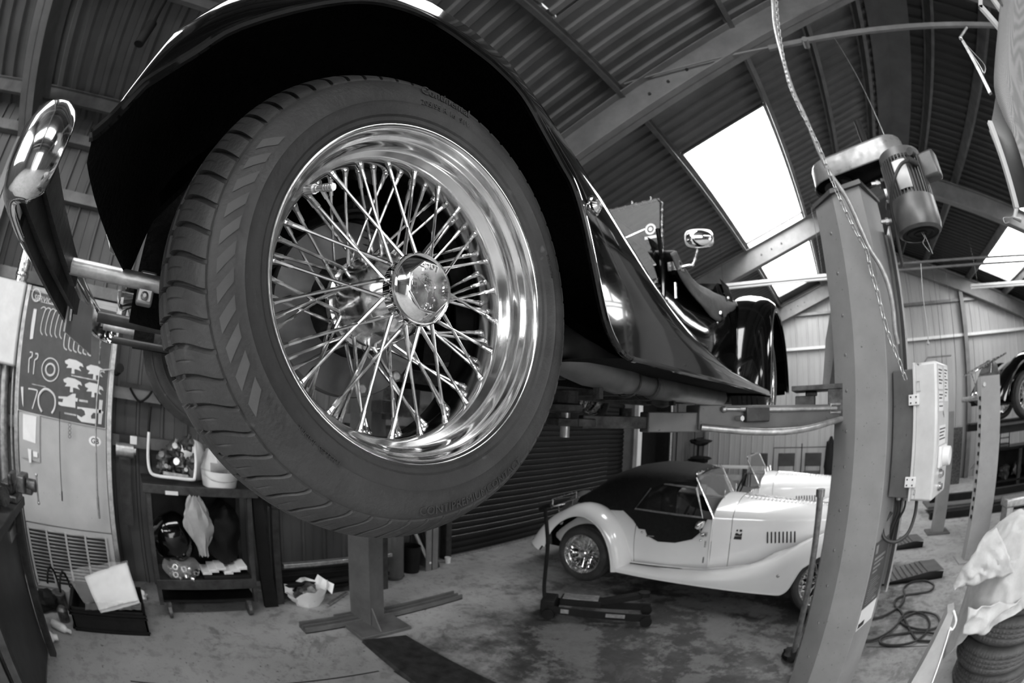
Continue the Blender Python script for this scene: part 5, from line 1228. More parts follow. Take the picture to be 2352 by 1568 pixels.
for k, (px, py, r_) in enumerate(((378,1050,.055),(400,1030,.05),(430,1020,.05),(412,1066,.06),(440,1062,.045),(372,1075,.04),(395,1080,.04),(425,1084,.035))):
    c = at(px, py, 'x', -3.42+.02*(k%3)); t = thing('carburettor_part', ['dirty alloy casting beside the white tube of the parts tray','dirty alloy casting at the upper middle of the parts tray','round-topped alloy casting beside the plastic cover in the parts tray','dark bowl-shaped casting in the centre of the parts tray','dirty casting next to the white bucket','small casting low against the white tube','small black casting low in the middle of the parts tray','small casting low in the tray near the bucket'][k], 'engine part', tuple(c), group='engine parts in the tray')
    part('casting', lump(tuple(c), r_, k+1, amp=.7), M_['gunmetal'], t); part('pipe_stub', MB().cyl(c, c+Vector((.06, .03*((k%3)-1), .03)), r_*.45, n=12).cyl(c, c+Vector((.02, .02, r_*1.5)), r_*.3, n=10), M_['steel' if k%2 else 'gunmetal'], t)
bk_ = thing('white_bucket', 'white plastic bucket of white rags on the trolley', 'bucket', (-3.42, .70, 1.03))
part('bucket', MB().lathe([(0,1.035),(.12,1.035),(.135,1.04),(.150,1.13),(.153,1.16),(.147,1.16),(.13,1.05),(0,1.045)], 36, Matrix.Translation((-3.43,.70,0))), M_['whitepl'], bk_)
part('bucket_handle', MB().tube([Vector((-3.43+.155*sin(a)*.6+.09, .70+.155*cos(a), 1.15-.05*sin(a))) for a in [pi*k/10 for k in range(11)]], .003, 6), M_['steel'], bk_)
solo('white_rag', 'bundled white rag stuffed in the white bucket', 'rag', lump((-3.43,.66,1.20), .12, 12, amp=.5, sc_=(.9,.9,1.1)), M_['cloth'])
solo('white_hood', 'pale rounded plastic cover standing behind the parts tray', 'plastic cover', lump((-3.62,.50,1.18), .15, 22, amp=.2, sc_=(.6,.9,1.1)), M_['whitepl'])
bb = lump((-3.44,.29,.62), .195, 31, 24, 16, amp=.10, sc_=(.7,.95,1.0)); solo('black_helmet', 'shiny black rounded helmet-like tank on the trolley lower shelf', 'helmet', bb, M_['black'])
solo('black_bin_bag', 'full black bin bag above the papers on the trolley lower shelf', 'bag', lump((-3.5,.72,.65), .19, 41, 20, 14, amp=.3, sc_=(.8,.75,1.3)), M_['blackmat'])
gb_ = MB(); rows = []
for i in range(13):
    u = i/12; z = .99-.45*u; wv = .035+.075*sin(pi*min(1, u*1.15))**1.0*(1 if u < .87 else .6)
    rows.append([Vector((-3.275+.035*cos(2*pi*k/18)+.008*sin(k*3.+i*.5), .465+.05*u+wv*sin(2*pi*k/18)*(1+.15*sin(k*5+i)), z+.012*sin(k*2.3))) for k in range(18)])
solo('hanging_bag', 'crumpled grey plastic bag hanging in front of the trolley', 'bag', gb_.grid(rows, cv=True), M_['greyplast'], ang=30)
cg = thing('bag_of_fittings', 'clear bag of shiny round fittings on the trolley bottom shelf', 'bag', (-3.38, .33, .30))
part('film', lump((-3.40,.33,.38), .13, 51, 16, 12, amp=.35, sc_=(.6,1.2,.75)), M_['clear'], cg, ang=25)
random.seed(11); f0 = None
for k in range(14):
    p = Vector((-3.36+random.uniform(-.05,.05), .33+random.uniform(-.11,.11), .33+random.uniform(0,.07))); Mx = frame(WM[cg.name].inverted() @ p, (random.uniform(.2,1), random.uniform(-1,1), random.uniform(-.5,.5)))
    if f0 is None: f0 = part('fitting', MB().lathe([(.014,-.012),(.024,-.012),(.024,.012),(.014,.012)], 14, closed=True), M_['bright'], cg, local=True); f0.matrix_basis = Mx
    else: link_copy(f0, cg, Mx)
random.seed(5)
for k in range(6):
    y0 = .53+.06*k; z0 = .36+.018*(k%3)
    bkk = thing('manual', ['thin white manual beside the bag of fittings on the trolley','pale folded paper second in the papers on the trolley','white booklet third in the papers on the trolley','small white box among the papers on the trolley','flat white booklet near the end of the papers','last white booklet, by the perforated panel'][k], 'booklet', (-3.38, y0, z0), group='papers on the trolley bottom shelf')
    part('cover', MB().box((-3.50, y0-.035, z0), (-3.33, y0+.04, z0+.02+.008*(k%2))), M_['white_paper'], bkk, smooth_=False)
    part('pages', MB().box((-3.495, y0-.03, z0+.004), (-3.327, y0+.036, z0+.015)), M_['print'], bkk, smooth_=False)
solo('black_tool_case', 'flat black tool case under the papers on the trolley', 'case', MB().box((-3.60,.50,.30), (-3.31,.89,.355)), M_['blackmat'], bevel=.006)
wm = thing('wall_motor', 'small grey cylindrical motor mounted behind the trolley end', 'motor', (-3.6, -.08, 1.17))
part('barrel', MB().cyl((-3.55,-.15,1.22), (-3.55,.0,1.22), .052, n=24).cyl((-3.55,0,1.22), (-3.55,.02,1.22), .03, n=16), M_['steel'], wm)
part('bracket', MB().box((-3.75,-.12,1.15), (-3.55,-.04,1.18)).box((-3.76,-.13,.6),(-3.73,-.03,1.3)), M_['darksteel'], wm); part('switch', MB().box((-3.57,-.03,1.27), (-3.52,.03,1.33)), M_['whitepl'], wm, bevel=.006)
# things behind: bench frame with steel stock, bag of rubbish, cylinder, planks
wf = thing('stock_rack', 'dark steel bench frame with long steel stock on its lower rail', 'rack', (-3.65, 1.75, 0))
part('bench_top', MB().box((-3.86, 1.14, .86), (-3.45, 2.3, .91)), M_['darksteel'], wf, bevel=.004)
for y_ in (1.18, 2.25):
    for x_ in (-3.80, -3.49): part('leg', MB().box((x_-.03, y_-.03, 0), (x_+.03, y_+.03, .86)), M_['darksteel'], wf)
for z_, x_ in ((.33,-3.5),(.22,-3.6),(.12,-3.55)): part('stock_bar', MB().box((x_-.03, 1.24, z_), (x_+.03, 2.34, z_+.035)), M_['steel' if z_ > .3 else 'blackmat'], wf, bevel=.004)
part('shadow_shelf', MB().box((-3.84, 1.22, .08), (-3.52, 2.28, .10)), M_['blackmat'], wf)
rb = thing('rubbish_bag', 'white carrier bag open with dirty parts, on the floor by the rack leg', 'bag', (-3.42, 1.40, 0))
rows = []
for i in range(8):
    u = i/7; z = .0+.17*u
    rows.append([Vector((-3.42+(.09+.07*u)*cos(2*pi*k/20)*(1+.12*sin(k*3)), 1.42+(.11+.09*u)*sin(2*pi*k/20)*(1+.1*sin(k*4+i)), z+.03*u*sin(k*2.1)+.04*u*sin(2*pi*k/20))) for k in range(20)])
part('bag_film', MB().grid(rows, cv=True), M_['white_paper'], rb, ang=30); part('contents', lump((-3.43,1.43,.09), .10, 61, amp=.7, sc_=(1,1.1,.8)), M_['gunmetal'], rb)
part('paper_scrap', MB().add([(-3.34,1.56,.17),(-3.30,1.60,.12),(-3.33,1.64,.2),(-3.36,1.6,.22)], [(0,1,2,3)]), M_['white_paper'], rb)
gc = thing('gas_cylinder', 'small grey gas cylinder standing by the wall past the dark post', 'gas cylinder', (-3.72, 2.5, 0))
part('bottle', MB().lathe([(0,0),(.10,0),(.11,.02),(.11,.45),(.09,.52),(.04,.56),(.03,.60),(0,.60)], 28, Matrix.Translation((-3.70,2.5,0))), M_['postdk'], gc); part('foot_ring', MB().lathe([(.112,.02),(.118,.03),(.112,.04)], 28, Matrix.Translation((-3.70,2.5,0))), M_['darksteel'], gc)
solo('leaning_plank', 'dark plank leaning on the wall beside the roller shutter', 'plank', MB().bar((-3.72,3.08,.0), (-3.93,2.93,.8), .10, .03, (1,0,0)), M_['darksteel'], bevel=.003)
solo('white_tube', 'thin white tube leaning by the dark plank', 'tube', MB().cyl((-3.70,2.98,.08), (-3.92,2.82,.62), .02, n=10), M_['whitepl'])
solo('dark_bin', 'low dark bin between gas cylinder and plank', 'bin', MB().lathe([(0,0),(.09,0),(.11,.30),(.105,.30),(.085,.01)], 20, Matrix.Translation((-3.78,2.78,0))), M_['blackmat'])
solo('white_cup', 'tiny white cup on the floor by the roller shutter', 'cup', MB().lathe([(0,0),(.03,0),(.037,.07),(.034,.07),(.027,.005)], 16, Matrix.Translation((-3.80,3.32,0))), M_['whitepl'])
solo('steel_offcut', 'thin bright steel strip on the floor beside the dark post foot', 'strip', MB().bar((-3.3,1.55,.02), (-3.5,1.85,.02), .03, .01), M_['steel'])
for z_, nm in ((1.6,'a'),):
    pass
pg = thing('hose_rail', 'dark wall rail draped with hoses behind the trolley', 'rail', (-3.88, .3, 1.5))
part('rail', MB().box((-3.90,-.15,1.66),(-3.86,1.2,1.70)), M_['darksteel'], pg)
for k in range(5):
    y0 = -.05+.22*k; part('hose_loop', MB().tube([(-3.85,y0,1.66),(-3.82,y0+.05,1.60),(-3.82,y0+.10,1.57),(-3.82,y0+.16,1.61),(-3.85,y0+.2,1.66)], .010, 8, sm=4), M_['blackmat'], pg)
solo('wall_hose', 'dark hose hanging down the wall beside the white tube frame', 'hose', MB().tube([(-3.7,.14,1.55),(-3.68,.13,1.35),(-3.70,.14,1.2),(-3.68,.15,1.05)], .012, 8, sm=4), M_['blackmat'])

# ------------------------------------------------------------------ floor jack in front of the white roadster
jk_ = thing('trolley_jack', 'long black trolley jack with upright handle before the white roadster', 'jack', (-1.8, 3.2, 0))
jr = Vector((-2.17, 3.05, 0)); jf = Vector((-1.38, 3.42, 0)); jd = (jf-jr).normalized(); jn_ = Vector((-jd.y, jd.x, 0))
mb = MB()
for s in (-1, 1): mb.bar(jr+jn_*.10*s+Vector((0,0,.09)), jf+jn_*.13*s+Vector((0,0,.08)), .015, .07)
part('side_frame', mb, M_['blackmat'], jk_, bevel=.003)
part('lift_arm', MB().bar(jr+jd*.1+Vector((0,0,.16)), jr+jd*.45+Vector((0,0,.155)), .13, .06).bar(jr+jd*.42+Vector((0,0,.16)), jr+jd*.78+Vector((0,0,.25)), .08, .05), M_['blackmat'], jk_, bevel=.004)
part('rear_block', MB().bar(jr-jn_*.1+Vector((0,0,.11)), jr+jn_*.1+Vector((0,0,.11)), .12, .12), M_['blackmat'], jk_, bevel=.01)
part('top_plate', MB().bar(jr+jd*.12+Vector((0,0,.195)), jr+jd*.42+Vector((0,0,.195)), .12, .006), M_['steel'], jk_)
part('saddle', MB().cyl(jr+jd*.80+Vector((0,0,.24)), jr+jd*.80+Vector((0,0,.28)), .05, n=18), M_['blackmat'], jk_)
for d_, s in ((.84,-.13),(.84,.13),(.02,-.12),(.02,.12)):
    c = jr+jd*d_+jn_*s; part('wheel', MB().cyl(c+jn_*(-.02)+Vector((0,0,.05)), c+jn_*.02+Vector((0,0,.05)), .05, n=20), M_['blackmat'], jk_)
hd = [(1252,1165),(1256,1210),(1258,1250),(1254,1300),(1250,1345),(1252,1375),(1262,1396)]
part('handle', MB().tube([at(x, y, 'y', 3.02+.0*i) for i, (x, y) in enumerate(hd)], .017, 10, sm=3), M_['blackmat'], jk_)
part('handle_grip', MB().tube([at(1240,1170,'y',3.02), at(1252,1163,'y',3.02), at(1266,1160,'y',3.02)], .016, 8, sm=3), M_['blackmat'], jk_)
part('decal', MB().bar(jr+jd*.12-jn_*.112+Vector((0,0,.09)), jr+jd*.22-jn_*.112+Vector((0,0,.09)), .004, .04), M_['steel'], jk_); part('decal', MB().bar(jr+jd*.50-jn_*.125+Vector((0,0,.09)), jr+jd*.66-jn_*.13+Vector((0,0,.09)), .004, .035), M_['steel'], jk_)
# pipes standing by the near post
solo('steel_prop', 'steel pipe prop leaning upright beside the motor-carrying lift post', 'pipe', MB().cyl((-.06,3.14,.0), (-.085,2.92,1.30), .022, n=14).lathe([(.022,0),(.03,.0),(.03,.05),(.022,.05)], 14, Matrix.Translation((-.085,2.92,1.26))), M_['steel'])
solo('prop_foot', 'dark lump of rag at the foot of the steel prop', 'rag', lump((-.07,3.14,.03), .09, 71, amp=.6, sc_=(1,1,.5)), M_['blackmat'])
solo('stand_pipe', 'thin vertical pipe with bent top behind the edge of the motor lift post', 'pipe', MB().tube([(-.02,3.0,.0), (-.01,2.98,1.4), (.0,2.95,2.6), (.015,2.93,2.70), (.05,2.9,2.73)], .012, 10, sm=4), M_['steel'])
# ramps
def ramp(c, rz, L, W, h, label):
    M = Matrix.Translation(c) @ Matrix.Rotation(rz, 4, 'Z'); t = thing('drive_on_ramp', label, 'ramp', M=M, group='drive-on ramps')
    part('ramp_plate', MB().add([(-L/2,-W/2,.0),(-L/2,W/2,.0),(L/2*.6,W/2,h),(L/2*.6,-W/2,h),(L/2,W/2,h),(L/2,-W/2,h)], [(0,3,2,1),(3,5,4,2)]), M_['postdk'], t, local=True, solid=.006, smooth_=False)
    r0 = None
    for k in range(12):
        u = k/12; c_ = part('tread_rib', MB().box((-.006,-W/2+.02,0),(.006,W/2-.02,.008)), M_['postdk'], t, local=True) if r0 is None else link_copy(r0, t)
        r0 = r0 or c_; c_.location = (-L/2+.03+u*L*.8, 0, .004+h*min(1, (.03+u*L*.8)/(L*.8)))
    for s in (-1, 1): part('side_web', MB().add([(-L/2,s*W/2,0),(L/2,s*W/2,0),(L/2,s*W/2,h*.8),(L/2*.6,s*W/2,h)], [(0,1,2,3)]), M_['blackmat'], t, local=True, solid=.005)
ramp(Vector((1.02, 5.0, 0)), radians(8), .95, .40, .10, 'ribbed grey drive-on ramp nearer the lift post')
ramp(Vector((1.05, 6.25, 0)), radians(8), .8, .36, .10, 'ribbed grey drive-on ramp further back')
# cable looped on the floor
cp_ = [(1950,1465),(2000,1470),(2045,1448),(2075,1420),(2110,1405),(2150,1412),(2158,1435),(2130,1446),(2090,1440),(2068,1425),(2085,1405),(2120,1410),(2135,1430),(2125,1455),(2095,1475),(2050,1482),(2022,1475),(2030,1462),(2070,1455),(2110,1450),(2150,1455)]
solo('power_cable', 'black cable looped in coils on the floor before the flat carton', 'cable', MB().tube([at(x,y,'z',.012+.004*(i%3)) for i,(x,y) in enumerate(cp_)], .011, 8, sm=5), M_['cable'])
cp_ = [(1985,1422),(2020,1417),(2050,1403),(2072,1385),(2078,1365),(2076,1350),(2095,1336),(2125,1333),(2144,1342),(2138,1356),(2110,1362),(2080,1366),(2058,1376),(2056,1390),(2070,1405),(2082,1430),(2095,1455),(2110,1470),(2145,1472)]
solo('power_cable', 'black cable curling in a figure of eight towards the ramp', 'cable', MB().tube([at(x,y,'z',.012+.004*(i%2)) for i,(x,y) in enumerate(cp_)], .011, 8, sm=5), M_['cable'])
# stack of tyres with a dust sheet
def plain_tyre(c, tilt, label, R=.34, W=.20):
    M = Matrix.Translation(c) @ Matrix.Rotation(tilt[0], 4, 'X') @ Matrix.Rotation(tilt[1], 4, 'Y')
    mb = MB(); n = 240; prof = [(.20,.03),(.21,.005),(.24,-.004),(.28,0),(.315,.015),(R-.004,.035)]+[(R, .045+(W-.09)*k/16) for k in range(17)]+[(R-.004,W-.035),(.315,W-.015),(.28,W),(.24,W+.004),(.21,W-.005),(.20,W-.03),(.205,W/2)]
    m = len(prof); V = []
    for i in range(n):
        a = 2*pi*i/n
        for j, (r_, h_) in enumerate(prof):
            g = 0
            if r_ >= R-.005:
                k = j-6
                if k in (3, 4, 8, 12, 13): g = .007
                elif ((i+3*(k % 4)) % 6) == 0: g = .006
            V.append(Vector(((r_-g)*cos(a), (r_-g)*sin(a), h_)))
    mb.add(V, [(i*m+j, ((i+1)%n)*m+j, ((i+1)%n)*m+(j+1)%m, i*m+(j+1)%m) for i in range(n) for j in range(m)])
    me = finish(mb, 'tyre', M_['rubber2'], True, 30); o = bpy.data.objects.new('tyre', me); C.objects.link(o); o.matrix_world = M; WM[o.name] = M; tagp(o, label, 'tyre', 'tyres stacked under the dust sheet')
plain_tyre(Vector((1.56,2.72,.0)), (0,0), 'worn black tyre at the bottom of the stack')
plain_tyre(Vector((1.50,2.68,.205)), (.02,-.03), 'worn black tyre second from the bottom of the stack')
plain_tyre(Vector((1.46,2.66,.412)), (.03,.03), 'worn black tyre third up in the stack')
plain_tyre(Vector((1.42,2.64,.62)), (.05,.05), 'worn black tyre at the top of the stack, half under the sheet')
def ridge(p, f, sd): return (1-abs(noise.noise(p*f+Vector((sd, sd*2, 0))))*2.2)
ds = []
for i in range(42):
    u = i/41; r_ = .01+.47*u
    row = []
    for k in range(120):
        a = 2*pi*k/120; q = Vector((cos(a)*r_, sin(a)*r_, 0))
        w1 = ridge(q, 5.5, 1.3); w2 = ridge(q+Vector((0,0,1)), 12, 4.1); w3 = noise.noise(q*3+Vector((7,7,7)))
        rr = min(r_, .335+.09*max(0, u-.72))+.022*w1*(u > .6)
        z = .87+.22*cos(min(1, u*1.35)*pi/2)+.05*w3+.030*w1+.013*w2
        if r_ > .33: z = .86-(r_-.33)*(1.2+3.2*max(0, sin(a*1.5+3.6)))+.020*w1+.01*w2
        row.append(Vector((1.42+rr*cos(a), 2.62+rr*sin(a), z)))
    ds.append(row)
solo('dust_sheet', 'crumpled off-white dust sheet thrown over the tyre stack', 'dust sheet', MB().grid(ds, cv=True), M_['cloth'], solid=.006, ang=50)
tl_ = [at(2222,1395,'y',2.27), at(2300,1368,'y',2.27), at(2352,1375,'y',2.27), at(2340,1400,'y',2.25), at(2290,1425,'y',2.25), at(2262,1462,'y',2.25), at(2235,1452,'y',2.25), at(2210,1455,'y',2.25)]
fl2 = MB(); rows = []
for i in range(25):
    u = i/24; L0 = tl_[0].lerp(tl_[2], u); 
    bot = [tl_[7], tl_[6], tl_[5], tl_[4], tl_[3]][min(4, int(u*4+.01))]; t_ = u*4-int(u*4)
    seq = [tl_[7], tl_[6], tl_[5], tl_[4], tl_[3], tl_[3]]; bot = seq[min(4, int(u*4))].lerp(seq[min(5, int(u*4)+1)], t_)
    rows.append([L0.lerp(bot, v/16)+Vector((0, -.02*sin(v*.4+u*9)-.030*ridge(L0.lerp(bot, v/16), 11, 3.3), .008*ridge(L0.lerp(bot, v/16), 14, 6.))) for v in range(17)])
solo('dust_sheet_corner', 'folded white corner of cloth hanging down over the top tyre', 'cloth', fl2.grid(rows), M_['cloth'], solid=.004, ang=45)
edge_ = smooth([at(x,y,'y',2.36) for x,y in ((2188,1348),(2205,1318),(2222,1295),(2240,1270),(2262,1235),(2290,1215))], 6)
low_ = smooth([at(x,y,'y',2.33) for x,y in ((2192,1356),(2215,1352),(2240,1348),(2262,1340),(2290,1330),(2330,1325))], 6)
rows = []
for A_, B_ in zip(edge_, low_):
    rows.append([A_.lerp(B_, v/14)+Vector((0, -.035*sin(pi*v/14)+.022*ridge(A_.lerp(B_, v/14), 16, 2.2), .012*ridge(A_.lerp(B_, v/14), 9, 5.))) for v in range(15)])
solo('dust_sheet_twist', 'twisted end of the dust sheet trailing off the side of the tyre stack', 'cloth', MB().grid(rows), M_['cloth'], ang=45, solid=.005)
ct = thing('flat_carton', 'flattened printed carton leaning on end before the tyre stack', 'carton', (.9, 1.9, 0))
c0, c1, c2, c3 = at(2192,1403,'y',1.95), at(2176,1408,'y',1.95), at(2060,1620,'y',1.75), at(2120,1620,'y',1.75)
f_ = c0.z/(c0.z-c3.z); c3 = c0+(c3-c0)*f_; c2 = c1+(c2-c1)*(c1.z/(c1.z-c2.z))
dd = Vector((.02, .10, 0))
part('board', MB().add([c0,c1,c2,c3,c0+dd,c1+dd,c2+dd,c3+dd], [(0,1,2,3),(7,6,5,4),(0,4,5,1),(1,5,6,2),(2,6,7,3),(3,7,4,0)]), M_['card'], ct, smooth_=False)
part('top_flap', MB().tube([at(2190,1402,'y',1.94), at(2196,1425,'y',1.94), at(2188,1445,'y',1.94), at(2180,1440,'y',1.94)], .006, 6, sm=3), M_['white_paper'], ct)
part('edge_liner', MB().bar(c0.lerp(c3,.08), c3, .006, .02), M_['white_paper'], ct)
part('printed_patch', MB().add([c1.lerp(c2,.45)+Vector((.01,-.003,0)), c1.lerp(c2,.58)+Vector((.01,-.003,0)), c0.lerp(c3,.60)+Vector((-.02,-.003,0)), c0.lerp(c3,.47)+Vector((-.02,-.003,0))], [(0,1,2,3)]), M_['darksteel'], ct)
# second lift: two pale posts and the dark roadster on them
p2 = thing('lift_post', 'pale grey lift post standing behind the tyre stack', 'lift post', (2.1, 5.42, 0), group='posts of the second lift')
part('column', MB().prism([(1.94,5.34),(2.24,5.34),(2.24,5.50),(2.20,5.50),(2.20,5.38),(1.98,5.38),(1.98,5.50),(1.94,5.50)], .02, 2.05), M_['post2'], p2, smooth_=False, bevel=.004)
part('base_plate', MB().box((1.84,5.25,0),(2.34,5.60,.02)), M_['post2'], p2)
part('post_bolt', MB().cyl((1.99,5.34,1.96),(1.99,5.325,1.96), .025, n=14), M_['steel'], p2)
lt_ = MB()
for k in range(14): lt_.box((1.925,5.36,.5+.1*k),(1.94,5.40,.54+.1*k))
part('ratchet_teeth', lt_, M_['blackmat'], p2, kind='stuff')
p3 = thing('lift_post', 'grey channel lift post far behind, seen below the control box', 'lift post', (1.86, 6.85, 0), group='posts of the second lift')
part('column', MB().prism([(1.76,6.8),(1.96,6.8),(1.96,6.95),(1.93,6.95),(1.93,6.83),(1.79,6.83),(1.79,6.95),(1.76,6.95)], .02, 1.7), M_['post'], p3, smooth_=False)
part('base_plate', MB().box((1.66,6.7,0),(2.06,7.05,.02)), M_['postdk'], p3)
lp = thing('lift_platform', 'black lift cross-beams low on the floor beyond the pale post', 'platform', (2.9, 8.0, 0))
part('beam', MB().box((1.9,7.9,.24),(4.6,8.0,.36)), M_['blackmat'], lp, bevel=.004); part('beam', MB().box((1.9,7.7,.0),(4.6,7.82,.12)), M_['blackmat'], lp, bevel=.004); part('deck', MB().box((1.9,8.0,.12),(4.6,8.6,.16)), M_['postdk'], lp)
sup = thing('lift_beam', 'black lift platform beam under the dark roadster', 'lift beam', (4.2, 6.5, 1.4))
part('beam', MB().box((2.45,6.1,1.36),(6.4,6.22,1.47)), M_['blackmat'], sup, bevel=.004); part('beam', MB().box((2.45,7.5,1.36),(6.4,7.62,1.47)), M_['blackmat'], sup, bevel=.004)
part('runway', MB().box((2.5,6.0,1.46),(6.5,6.35,1.485)).box((2.5,7.45,1.46),(6.5,7.8,1.485)), M_['darksteel'], sup)
for x_, y_ in ((6.5,6.1),(6.5,7.7)): part('support_post', MB().box((x_-.08,y_-.08,0),(x_+.08,y_+.08,2.0)), M_['post2'], sup)
dk = morgan('dark vintage-style roadster on the second lift, tail towards the camera', Matrix.Translation((5.62,6.9,1.485)), M_['black'], False, False)
for x in (0, -2.46):
    for s in (1, -1): make_wheel(dk, frame((x, s*.735, .318), (0, s, 0)))
rk = MB()
rk.tube([(-2.75,-.42,.90),(-3.30,-.42,.72),(-3.34,-.36,.70),(-3.34,.36,.70),(-3.30,.42,.72),(-2.75,.42,.90)], .011, 8)
for k in range(5): rk.tube([(-2.8-.11*k,-.42,.885-.036*k),(-2.8-.11*k,.42,.885-.036*k)], .008, 8)
for y_ in (-.2,0,.2): rk.tube([(-2.75,y_,.90),(-3.34,y_,.70)], .008, 8)
rk.tube([(-3.0,-.3,.8),(-3.05,-.3,.55)], .008, 8).tube([(-3.2,.3,.75),(-3.1,.3,.5)], .008, 8)
part('luggage_rack', rk, M_['chrome2'], dk, local=True)
part('spare_wheel', MB().lathe([(.1,-.05),(.2,-.05),(.3,-.09),(.33,-.05),(.335,0),(.33,.05),(.3,.09),(.2,.05),(0,.05)], 32, Matrix.Translation((-3.02,0,.56)) @ Matrix.Rotation(radians(-62), 4, 'Y')), M_['rubber2'], dk, local=True)
part('rear_bumper', MB().tube([(-3.15,-.75,.36),(-3.28,-.6,.36),(-3.32,0,.36),(-3.28,.6,.36),(-3.15,.75,.36)], .04, 12, sm=5).ball((-3.31,-.35,.40), .055, 12, 8), M_['chrome2'], dk, local=True)
part('seat', MB().box((-2.05,-.45,.45),(-1.9,-.05,.98)).box((-2.05,.05,.45),(-1.9,.45,.98)), M_['seat'], dk, local=True, bevel=.05)
part('fog_lamp', MB().ball((-3.12,-.42,.5), .05, 12, 8), M_['chrome2'], dk, local=True); part('fog_lamp', MB().ball((-3.12,-.60,.55), .045, 12, 8), M_['chrome2'], dk, local=True)
# benches and clutter along the right and far walls
gv = thing('bench_grinder', 'pale grey vice on a dark stand beyond the tyre stack', 'vice', (2.5, 5.0, 0))
part('stand', MB().box((2.35,4.95,0),(2.75,5.3,.42)), M_['blackmat'], gv, bevel=.01); part('body', MB().box((2.32,5.0,.44),(2.44,5.2,.68)).box((2.3,4.98,.64),(2.7,5.22,.74)).box((2.44,5.03,.42),(2.75,5.17,.56)), M_['steel'], gv, bevel=.02)
rb_ = thing('parts_bench', 'black open-fronted bench with clutter under the dark roadster', 'bench', (4.1, 9.0, 0))
part('bench_top', MB().box((3.35,8.8,.88),(5.4,9.4,.93)), M_['blackmat'], rb_); part('back', MB().box((3.35,9.38,0),(5.4,9.4,.9)), M_['blackmat'], rb_); part('lower_shelf', MB().box((3.35,8.8,.3),(5.4,9.4,.33)), M_['blackmat'], rb_)
for x_ in (3.38, 4.3, 5.35): part('leg', MB().box((x_-.04,8.8,0),(x_+.04,8.88,.9)), M_['darksteel'], rb_)
for k in range(5):
    lbl = ['grey lump of parts first on the black bench shelf, by the pale post','dirty casting second along the black bench shelf','dark casting in the middle of the black bench shelf','worn casting fourth along the black bench shelf','grey casting last along the black bench shelf'][k]
    solo('engine_casting', lbl, 'engine part', lump((3.6+.36*k,9.0,.47), .13, 80+k, amp=.8), M_['gunmetal'], group='castings under the black bench')
hc = MB(); hc.tube([(3.75,8.9,.93),(3.78,8.9,1.30),(3.98,8.9,1.30),(4.0,8.9,.93)], .012, 8, sm=3).cyl((3.76,8.9,1.1),(3.99,8.9,1.1), .01, n=8).box((3.74,8.85,.98),(4.0,9.1,1.0))
solo('wire_frame_chair', 'small tubular frame standing on the black bench', 'frame', hc, M_['blackmat'])
part('hanging_ramp', MB().add([(2.10,6.2,.95),(2.35,6.35,.95),(2.75,6.35,1.46),(2.5,6.0,1.46)], [(0,1,2,3)]), M_['post'], sup, solid=.02, smooth_=False)
cl_ = MB(); cl_.box((2.5,11.2,0),(3.1,11.6,.95)).box((3.15,11.2,0),(3.5,11.5,1.3)); solo('wall_cupboard', 'grimy cupboards against the far gable wall below the dark roadster', 'cupboard', cl_, M_['gunmetal'], bevel=.01)
for k, (x_, w_, h_) in enumerate(((2.2,.3,1.35),(2.75,.25,1.2))):
    solo('hanging_coat', ['dark coat hanging on the far wall over the lower cupboard','dark coat hanging on the far wall between the cupboards'][k], 'coat', lump((x_, 11.95, h_), .28, 90+k, amp=.4, sc_=(.6,.3,1.3)), M_['blackmat'])
# far gable: chairs, table, plant stand
def chair(x, y, rz, label, seat_m='seat', pad=None):
    M = Matrix.Translation((x, y, 0)) @ Matrix.Rotation(rz, 4, 'Z'); t = thing('stacking_chair', label, 'chair', M=M, group='chairs by the far gable wall')
    part('seat', MB().box((-.22,-.2,.42),(.22,.22,.47)), M_[seat_m], t, local=True, bevel=.015)
    part('backrest', MB().box((-.22,.19,.58),(.22,.23,.90)), M_['seat'], t, local=True, bevel=.015)
    for sx in (-.2,.2):
        part('leg', MB().cyl((sx,-.18,0),(sx,-.17,.43), .012, n=8), M_['darksteel'], t, local=True); part('leg', MB().cyl((sx,.22,0),(sx,.20,.88), .012, n=8), M_['darksteel'], t, local=True)
chair(-2.02, 11.2, 0, 'dark chair with a grey cushion, beside the long pale bench', 'canvas')
chair(-1.28, 11.2, .1, 'dark chair with a white cushion, middle one by the far wall', 'cloth')
chair(-.62, 11.2, -.1, 'dark chair with a dark seat, beside the black hanging coat')
tb_ = thing('low_table', 'low table with stacked papers before the middle chair', 'table', (-1.32, 10.5, 0))
part('table_top', MB().box((-1.7,10.3,.38),(-1.0,10.7,.41)), M_['cab'], tb_)
for x_, y_ in ((-1.67,10.33),(-1.03,10.33),(-1.67,10.67),(-1.03,10.67)): part('leg', MB().box((x_-.015,y_-.015,0),(x_+.015,y_+.015,.38)), M_['darksteel'], tb_)
solo('paper_stack', 'bright stack of papers on the low table', 'papers', MB().box((-1.5,10.35,.41),(-1.2,10.6,.50)), M_['white_paper'], bevel=.004)
bn2 = thing('long_bench', 'long pale bench against the far gable wall', 'bench', (-2.9, 11.5, 0))
part('seat_board', MB().box((-3.4,11.3,.52),(-2.3,11.6,.57)), M_['print'], bn2); part('front_board', MB().box((-3.3,11.32,.22),(-2.4,11.36,.36)), M_['cab'], bn2)
for x_ in (-3.3,-2.4): part('leg', MB().box((x_-.03,11.3,0),(x_+.03,11.6,.52)), M_['darksteel'], bn2)
rl_ = MB(); rl_.tube([(-1.72,11.9,0),(-1.72,11.9,1.0),(-.25,11.9,1.0),(-.25,11.9,0)], .015, 8).cyl((-.95,11.9,0),(-.95,11.9,1.1), .015, n=8); solo('tubular_rail', 'tubular handrail behind the far chairs', 'rail', rl_, M_['darksteel'])
